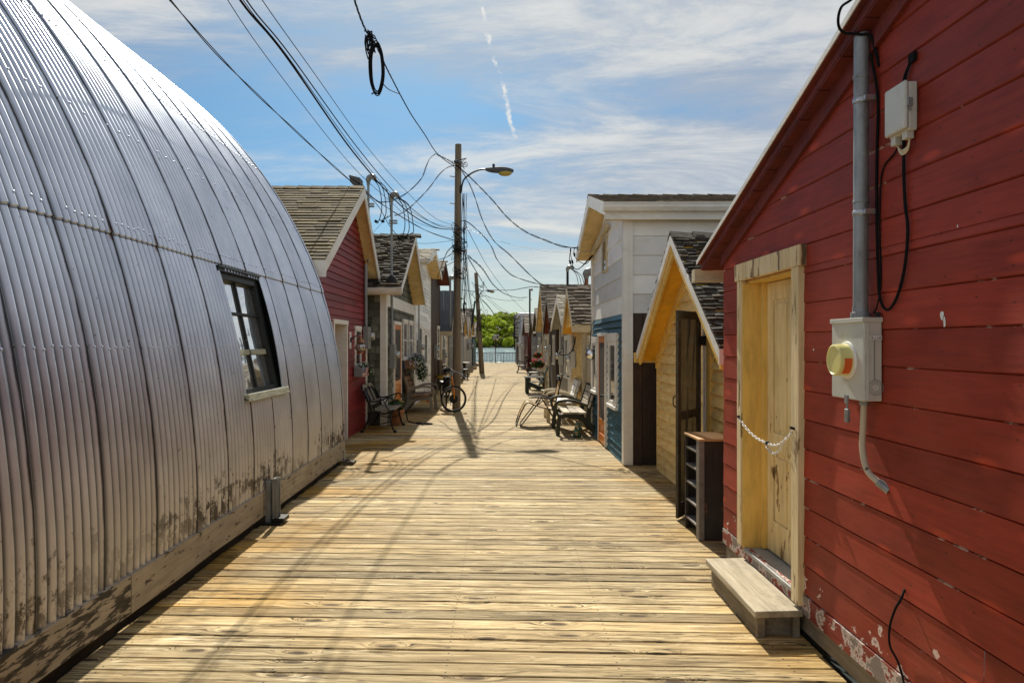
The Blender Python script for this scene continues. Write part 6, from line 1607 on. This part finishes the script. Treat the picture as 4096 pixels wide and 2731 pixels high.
    b = MB(); n = 14; ax = V(.96, .30, .1).normalized(); u = (V(0, 0, 1)-ax*ax.z).normalized(); v_ = ax.cross(u)
    b.strip([rc+u*.37*math.cos(t*.16-1.1)+v_*.37*math.sin(t*.16-1.1) for t in range(n)], ax, .055, .004); b.build('mudguard', blk, root)
    b = MB(); b.lathe(bb+V(.06, .02, 0), [(.09, 0), (.09, .006)], 20, 'x'); b.tube([bb+V(.07, .02, 0), bb+V(.08, .08, -.15)], .009, 6); b.box(bb.x+.06, bb.x+.15, bb.y+.05, bb.y+.12, bb.z-.17, bb.z-.15); b.build('crank', A, root)
bicycle()
hm = thing('helmet', (-1.40, 17.78, .96), 'black cycling helmet resting on the bicycle saddle', 'helmet')
b = MB(); c = V(-1.385, 17.74, 1.01)
for i in range(6):
    a = -75+30*i; t = R(a); b.strip([c+V(.105*math.sin(t)*math.sin(q*math.pi/10), -.14*math.cos(q*math.pi/10), .10*math.cos(t)*math.sin(q*math.pi/10)) for q in range(1, 10)], V(math.cos(t), 0, -math.sin(t)), .042, .03)
b.build('shell', M['black_rubber'], hm, smooth='auto', bevel=.004)
b = MB(); b.ball(c+V(0, 0, -.01), (.085, .12, .075), 7); b.build('liner', M['black_iron'], hm, smooth=True)
b = MB(); b.tube(catmull([c+V(-.09, -.04, -.02), c+V(0, -.14, -.035), c+V(.09, -.04, -.02)], 5), .008, 6); b.build('trim_band', M['alu'], hm)

# ---------------------------------------------------------------- overhead cables
GRP = 'overhead cables'
def cable(label, pix, r=.012, m='cable', n=8, twist=0, strands=1, wob=0, seed=1, name='overhead_cable'):
    """pix: (u, v, distance) in photo pixels and metres down the walk"""
    r *= .85
    pts = catmull([P(*q) if len(q) == 3 and abs(q[0]) > 20 else Vector(q) for q in pix], n)
    rr = random.Random(seed)
    if wob: pts = [p+V(rr.uniform(-wob, wob), 0, rr.uniform(-wob, wob)) for p in pts]
    o = thing(name, pts[-1], label, 'cable', GRP); b = MB()
    if strands == 1: b.tube(pts, r, 6)
    else:
        fine = catmull(pts, 4); L = 0; acc = [0]
        for a, c in zip(fine[:-1], fine[1:]): L += (c-a).length; acc.append(L)
        for s_ in range(strands):
            q = []
            for i, p in enumerate(fine):
                t = acc[i]*twist+s_*2*math.pi/strands; q.append(p+V(math.cos(t), 0, math.sin(t))*r*1.15)
            b.tube(q, r*.8, 5)
    b.build('strand', M[m], o, smooth=True); return o
# thick service line to the pole, low band
cable('thick black cable from the upper left across the red gable peak to the near pole', [(250, -520, 4.2), (680, 0, 6.5), (900, 250, 8), (1130, 475, 10.2), (1400, 722, 13.0), (1560, 838, 14.8), (1700, 920, 16.2), (1800, 956, 17.1), (1830, 962, 17.66)], .009, strands=2, twist=2)
# bundle
cable('heaviest line of the bundle crossing the upper left sky to the near pole', [(700, -420, 4.6), (960, 0, 5.6), (1140, 220, 6.6), (1400, 592, 9.4), (1560, 780, 12.2), (1660, 868, 14.2), (1750, 912, 16.0), (1830, 918, 17.65)], .013)
cable('second line of the bundle, just above the heaviest one', [(740, -420, 4.6), (985, 0, 5.6), (1160, 220, 6.6), (1425, 585, 9.4), (1580, 770, 12.2), (1680, 860, 14.2), (1760, 905, 16.0), (1835, 914, 17.65)], .008)
cable('third line of the bundle, pale and thin', [(730, -420, 4.6), (975, 5, 5.6), (1150, 226, 6.6), (1412, 592, 9.4), (1575, 785, 12.2), (1672, 862, 14.2), (1760, 900, 16.0), (1835, 906, 17.65)], .005)
cable('thin lone wire left of the bundle in the upper left sky', [(680, -420, 4.8), (910, 0, 6.0), (1120, 300, 8), (1400, 655, 10.8), (1560, 805, 13), (1650, 880, 14.6), (1740, 912, 16.2), (1835, 918, 17.65)], .005)
cable('thin lone wire right of the bundle in the upper left sky', [(800, -380, 4.6), (1048, 0, 5.6), (1240, 270, 7.4), (1470, 590, 10.5), (1620, 760, 13.2), (1740, 872, 15.6), (1835, 908, 17.65)], .005)
# twisted service drop with coil
cable('twisted black cable from the top edge down to the junction left of the pole top', [(1350, -260, 4.8), (1418, 0, 6.2), (1462, 120, 7.2), (1500, 175, 7.8), (1560, 300, 9.4), (1640, 450, 11.6), (1700, 540, 13.6), (1745, 610, 15.6), (1800, 655, 16.8), (1835, 668, 17.6)], .0065, strands=3, twist=9)
co = thing('cable_coil', P(1500, 300, 7.6), 'hanging coil of spare black cable below the twisted line', 'cable coil')
b = MB(); rr = random.Random(2); c = P(1507, 275, 7.6); s_ = 7.6/FP
for k in range(5):
    w_, h_ = (24+rr.uniform(-4, 5))*s_, (98+rr.uniform(-8, 8))*s_; cc = c+V(rr.uniform(-2, 3)*s_, rr.uniform(-.02, .02), rr.uniform(-6, 6)*s_)
    b.tube([cc+V(w_*math.sin(t*math.pi/14)+.3*w_*(math.cos(t*math.pi/14))*-.25, .01*math.sin(t), h_*math.cos(t*math.pi/14)) for t in range(29)], .0075, 6)
b.build('loops', M['cable'], co, smooth=True)
b = MB()
for _ in range(26):
    a = P(1462+rr.uniform(0, 26), 118+rr.uniform(0, 45), 7.4); q = a+V(rr.uniform(-.02, .04), rr.uniform(-.02, .02), rr.uniform(-.12, .03)); w2 = q+V(rr.uniform(-.03, .05), 0, rr.uniform(-.12, .02))
    b.tube(catmull([a, q, w2], 4), .007, 5)
b.tube(catmull([P(1462, 140, 7.4), P(1460, 180, 7.5), P(1475, 215, 7.6)], 5), .007, 5)
b.tube(catmull([P(1528, 330, 7.6), P(1545, 350, 7.9), P(1562, 362, 8.5), P(1596, 376, 9.4)], 5), .006, 5)
b.tube(catmull([P(1486, 378, 7.6), P(1500, 370, 7.6), P(1515, 376, 7.6), P(1528, 350, 7.6)], 5), .008, 5)
b.build('tangle', M['cable'], co, smooth=True)
# drops from the top of the pole
jn = V(0, 0, 0)
cable('cable looping from the pole-top junction down left to the shingled house mast', [(1744, 614, 15.6), (1720, 634, 15.6), (1705, 665, 15.5), (1685, 715, 15.2), (1630, 770, 14.9), (1580, 798, 14.75), (1560, 806, 14.7), (1510, 806, 14.4), (1475, 775, 14.2)], .009, strands=2, twist=5)
cable('second cable looping from the near pole down left past the masts', [(1820, 664, 17.5), (1795, 668, 17.0), (1760, 695, 16.6), (1710, 760, 16.0), (1640, 830, 15.2), (1600, 856, 14.9), (1578, 862, 14.75)], .009, strands=2, twist=5)
cable('black cable from the pole top across to the white upper boathouse eave', [(1748, 618, 15.6), (1800, 645, 16.8), (1860, 690, 17.2), (1960, 790, 16.5), (2030, 870, 15.6), (2100, 925, 14.6), (2180, 960, 13.8), (2250, 985, 13.2), (2318, 993, 12.9)], .011, strands=2, twist=6)
cable('black cable dropping from the pole top down to the pale yellow gable', [(1840, 672, 17.6), (1875, 730, 17.5), (1900, 790, 17.4), (1930, 880, 17.2), (1975, 962, 17.0), (2040, 1020, 16.8), (2110, 1090, 16.6), (2168, 1138, 16.5), (2230, 1158, 16.2), (2262, 1165, 16.1)], .010, strands=2, twist=5)
cable('black cable from the pole middle sagging right to the dark hooded mast', [(1857, 884, 17.6), (1880, 895, 17.7), (1930, 940, 18), (1965, 985, 18.3), (1990, 1040, 18.6), (2040, 1095, 18.8), (2090, 1118, 19.0), (2150, 1135, 19.2), (2195, 1142, 19.2)], .010, strands=2, twist=5)
cable('pale bare wire from the near pole to the white upper wall', [(1850, 908, 17.6), (1930, 940, 16.6), (2000, 965, 15.4), (2080, 985, 14.4), (2180, 1002, 13.5), (2260, 1010, 12.9), (2300, 1010, 12.7), (2370, 1003, 12.3)], .005, 'cable_pale')
cable('black line running from the near pole over the walk to the far right roofs', [(1858, 890, 17.6), (1900, 975, 21), (1960, 1080, 28), (2040, 1185, 38), (2104, 1250, 52), (2130, 1275, 60)], .010)
cable('long black cable from the near pole to the far mast on the right', [(1872, 1022, 17.6), (1930, 1075, 20), (1975, 1140, 26), (2020, 1175, 33), (2070, 1190, 38), (2110, 1189, 39.4)], .014, strands=2, twist=4)
cable('cable from the near pole to the far leaning pole lamp', [(1872, 1030, 17.6), (1905, 1085, 22), (1935, 1135, 29), (1952, 1160, 38), (1955, 1168, 38.7)], .011, strands=2, twist=4)
cable('level cable crossing between the far pole and the right roofs', [(1850, 1160, 24), (1900, 1164, 38.4), (1955, 1160, 38.7), (2040, 1160, 32), (2105, 1150, 26), (2140, 1147, 24.5), (2165, 1150, 23.8)], .012, strands=2, twist=4)
cable('cable from the far leaning pole sagging right to the black far mast', [(1925, 1190, 38.6), (1940, 1183, 38.8), (1980, 1195, 39), (2030, 1202, 39.2), (2095, 1200, 39.4)], .013)
cable('long black cable from the far pole across the wood to the dark red boathouse', [(1925, 1195, 38.6), (1950, 1220, 39), (1985, 1265, 40), (2020, 1300, 41), (2055, 1300, 40), (2100, 1275, 39.5)], .016)
cable('second cable sagging across the green wood', [(1928, 1200, 38.6), (1960, 1235, 41), (2000, 1290, 44), (2040, 1305, 47), (2080, 1290, 46)], .014)
cable('thin wire from the far pole over the wood to the last brown boathouse mast', [(1920, 1170, 38.6), (1960, 1205, 43), (2000, 1240, 48), (2045, 1262, 52)], .012)
cable('another thin wire from the far pole toward the right masts', [(1922, 1160, 38.6), (1955, 1190, 43), (2000, 1230, 48), (2050, 1258, 52)], .010)
cable('thin wire running down from the far pole over the left roofs', [(1915, 1200, 38.6), (1885, 1225, 38), (1865, 1250, 37), (1850, 1245, 36)], .012)
for k, (u0, u1, u2) in enumerate(((1848, 1862, 1885), (1853, 1870, 1896), (1858, 1872, 1897), (1864, 1876, 1900), (1851, 1866, 1890))):
    cable(('leftmost', 'second', 'third', 'rightmost', 'palest')[k]+' of five lines dropping from near pole to far pole', [(u0, 960+k*12, 17.6), (u1-2, 1100, 22), (u1+6, 1180, 27), (u2, 1290+k*4, 38.5)], (.006, .008, .012, .008, .005)[k])
cable('cable from the near pole down to the white house gable', [(1835, 965, 17.6), (1795, 1000, 18), (1778, 1030, 18.6), (1768, 1060, 19), (1750, 1110, 19.3)], .009, strands=2, twist=4)
cable('bare cable from the near pole curving to the white house roof', [(1835, 985, 17.6), (1800, 1020, 18), (1760, 1037, 18.6), (1715, 1042, 19.2), (1740, 1040, 19.2)], .010, strands=2, twist=5, m='cable_pale')
cable('black cable from the red house mast swinging down to the white house roof', [(1455, 774, 14.1), (1485, 795, 14.4), (1520, 835, 14.9), (1560, 905, 15.6), (1620, 975, 16.9), (1680, 1020, 18.2), (1724, 1042, 19.2)], .009)
cable('thin wire from the shingled house roof to the near pole', [(1580, 960, 14.8), (1640, 970, 15.6), (1700, 974, 16.4), (1750, 970, 17), (1830, 960, 17.65)], .006)
cable('short guy wire from the shingled house mast down left to the red gable', [(1553, 860, 14.72), (1520, 900, 14.6), (1489, 935, 14.6)], .004)
cable('cable from the near pole to the brown house eave', [(1850, 1040, 17.7), (1820, 1045, 19), (1790, 1060, 22), (1762, 1072, 24)], .010)
cable('cable from the slim mast on the metal roof to the near pole', [(1800, 1105, 27.3), (1815, 1128, 23), (1828, 1150, 19), (1838, 1160, 17.8)], .010)
# loops at the white upper eave
sl = thing('service_loop', P(2318, 993, 12.9), 'black drip loops hanging at the eave of the white upper boathouse', 'cable', GRP)
b = MB()
for pts in ([(2282, 992), (2279, 1020), (2278, 1045), (2288, 1065), (2305, 1077), (2325, 1068), (2350, 1040), (2370, 1020)], [(2284, 994), (2283, 1020), (2288, 1045), (2292, 1065), (2307, 1078), (2330, 1065), (2352, 1042), (2372, 1022)],
            [(2298, 994), (2295, 1015), (2302, 1030), (2320, 1048), (2345, 1055), (2362, 1035), (2372, 1022)]):
    b.tube(catmull([P(u, v, 12.9) for u, v in pts], 5), .007, 5)
for (u, v) in ((2280, 1048), (2289, 1047), (2297, 1018)): b.tube([P(u-1, v-7, 12.9), P(u+2, v+7, 12.9)], .02, 6)
b.build('drip_loops', M['cable'], sl, smooth=True)
b = MB(); c = P(2314, 994, 12.9); b.box(c.x-.03, c.x+.04, 12.84, 12.92, c.z-.035, c.z+.035); b.build('insulator', M['galv'], sl)
wirething('wall_wire', 'dark wire running down the far corner of the white and blue boathouse', [P(2375, 1025, 13.12)+V(-.03, 0, 0), P(2375, 1150, 13.12)+V(-.035, 0, 0), P(2374, 1300, 13.1)+V(-.04, 0, 0), P(2370, 1390, 13.0)+V(-.05, 0, 0)], .010)

# long cable shadows come from these real lines
# ---------------------------------------------------------------- small life
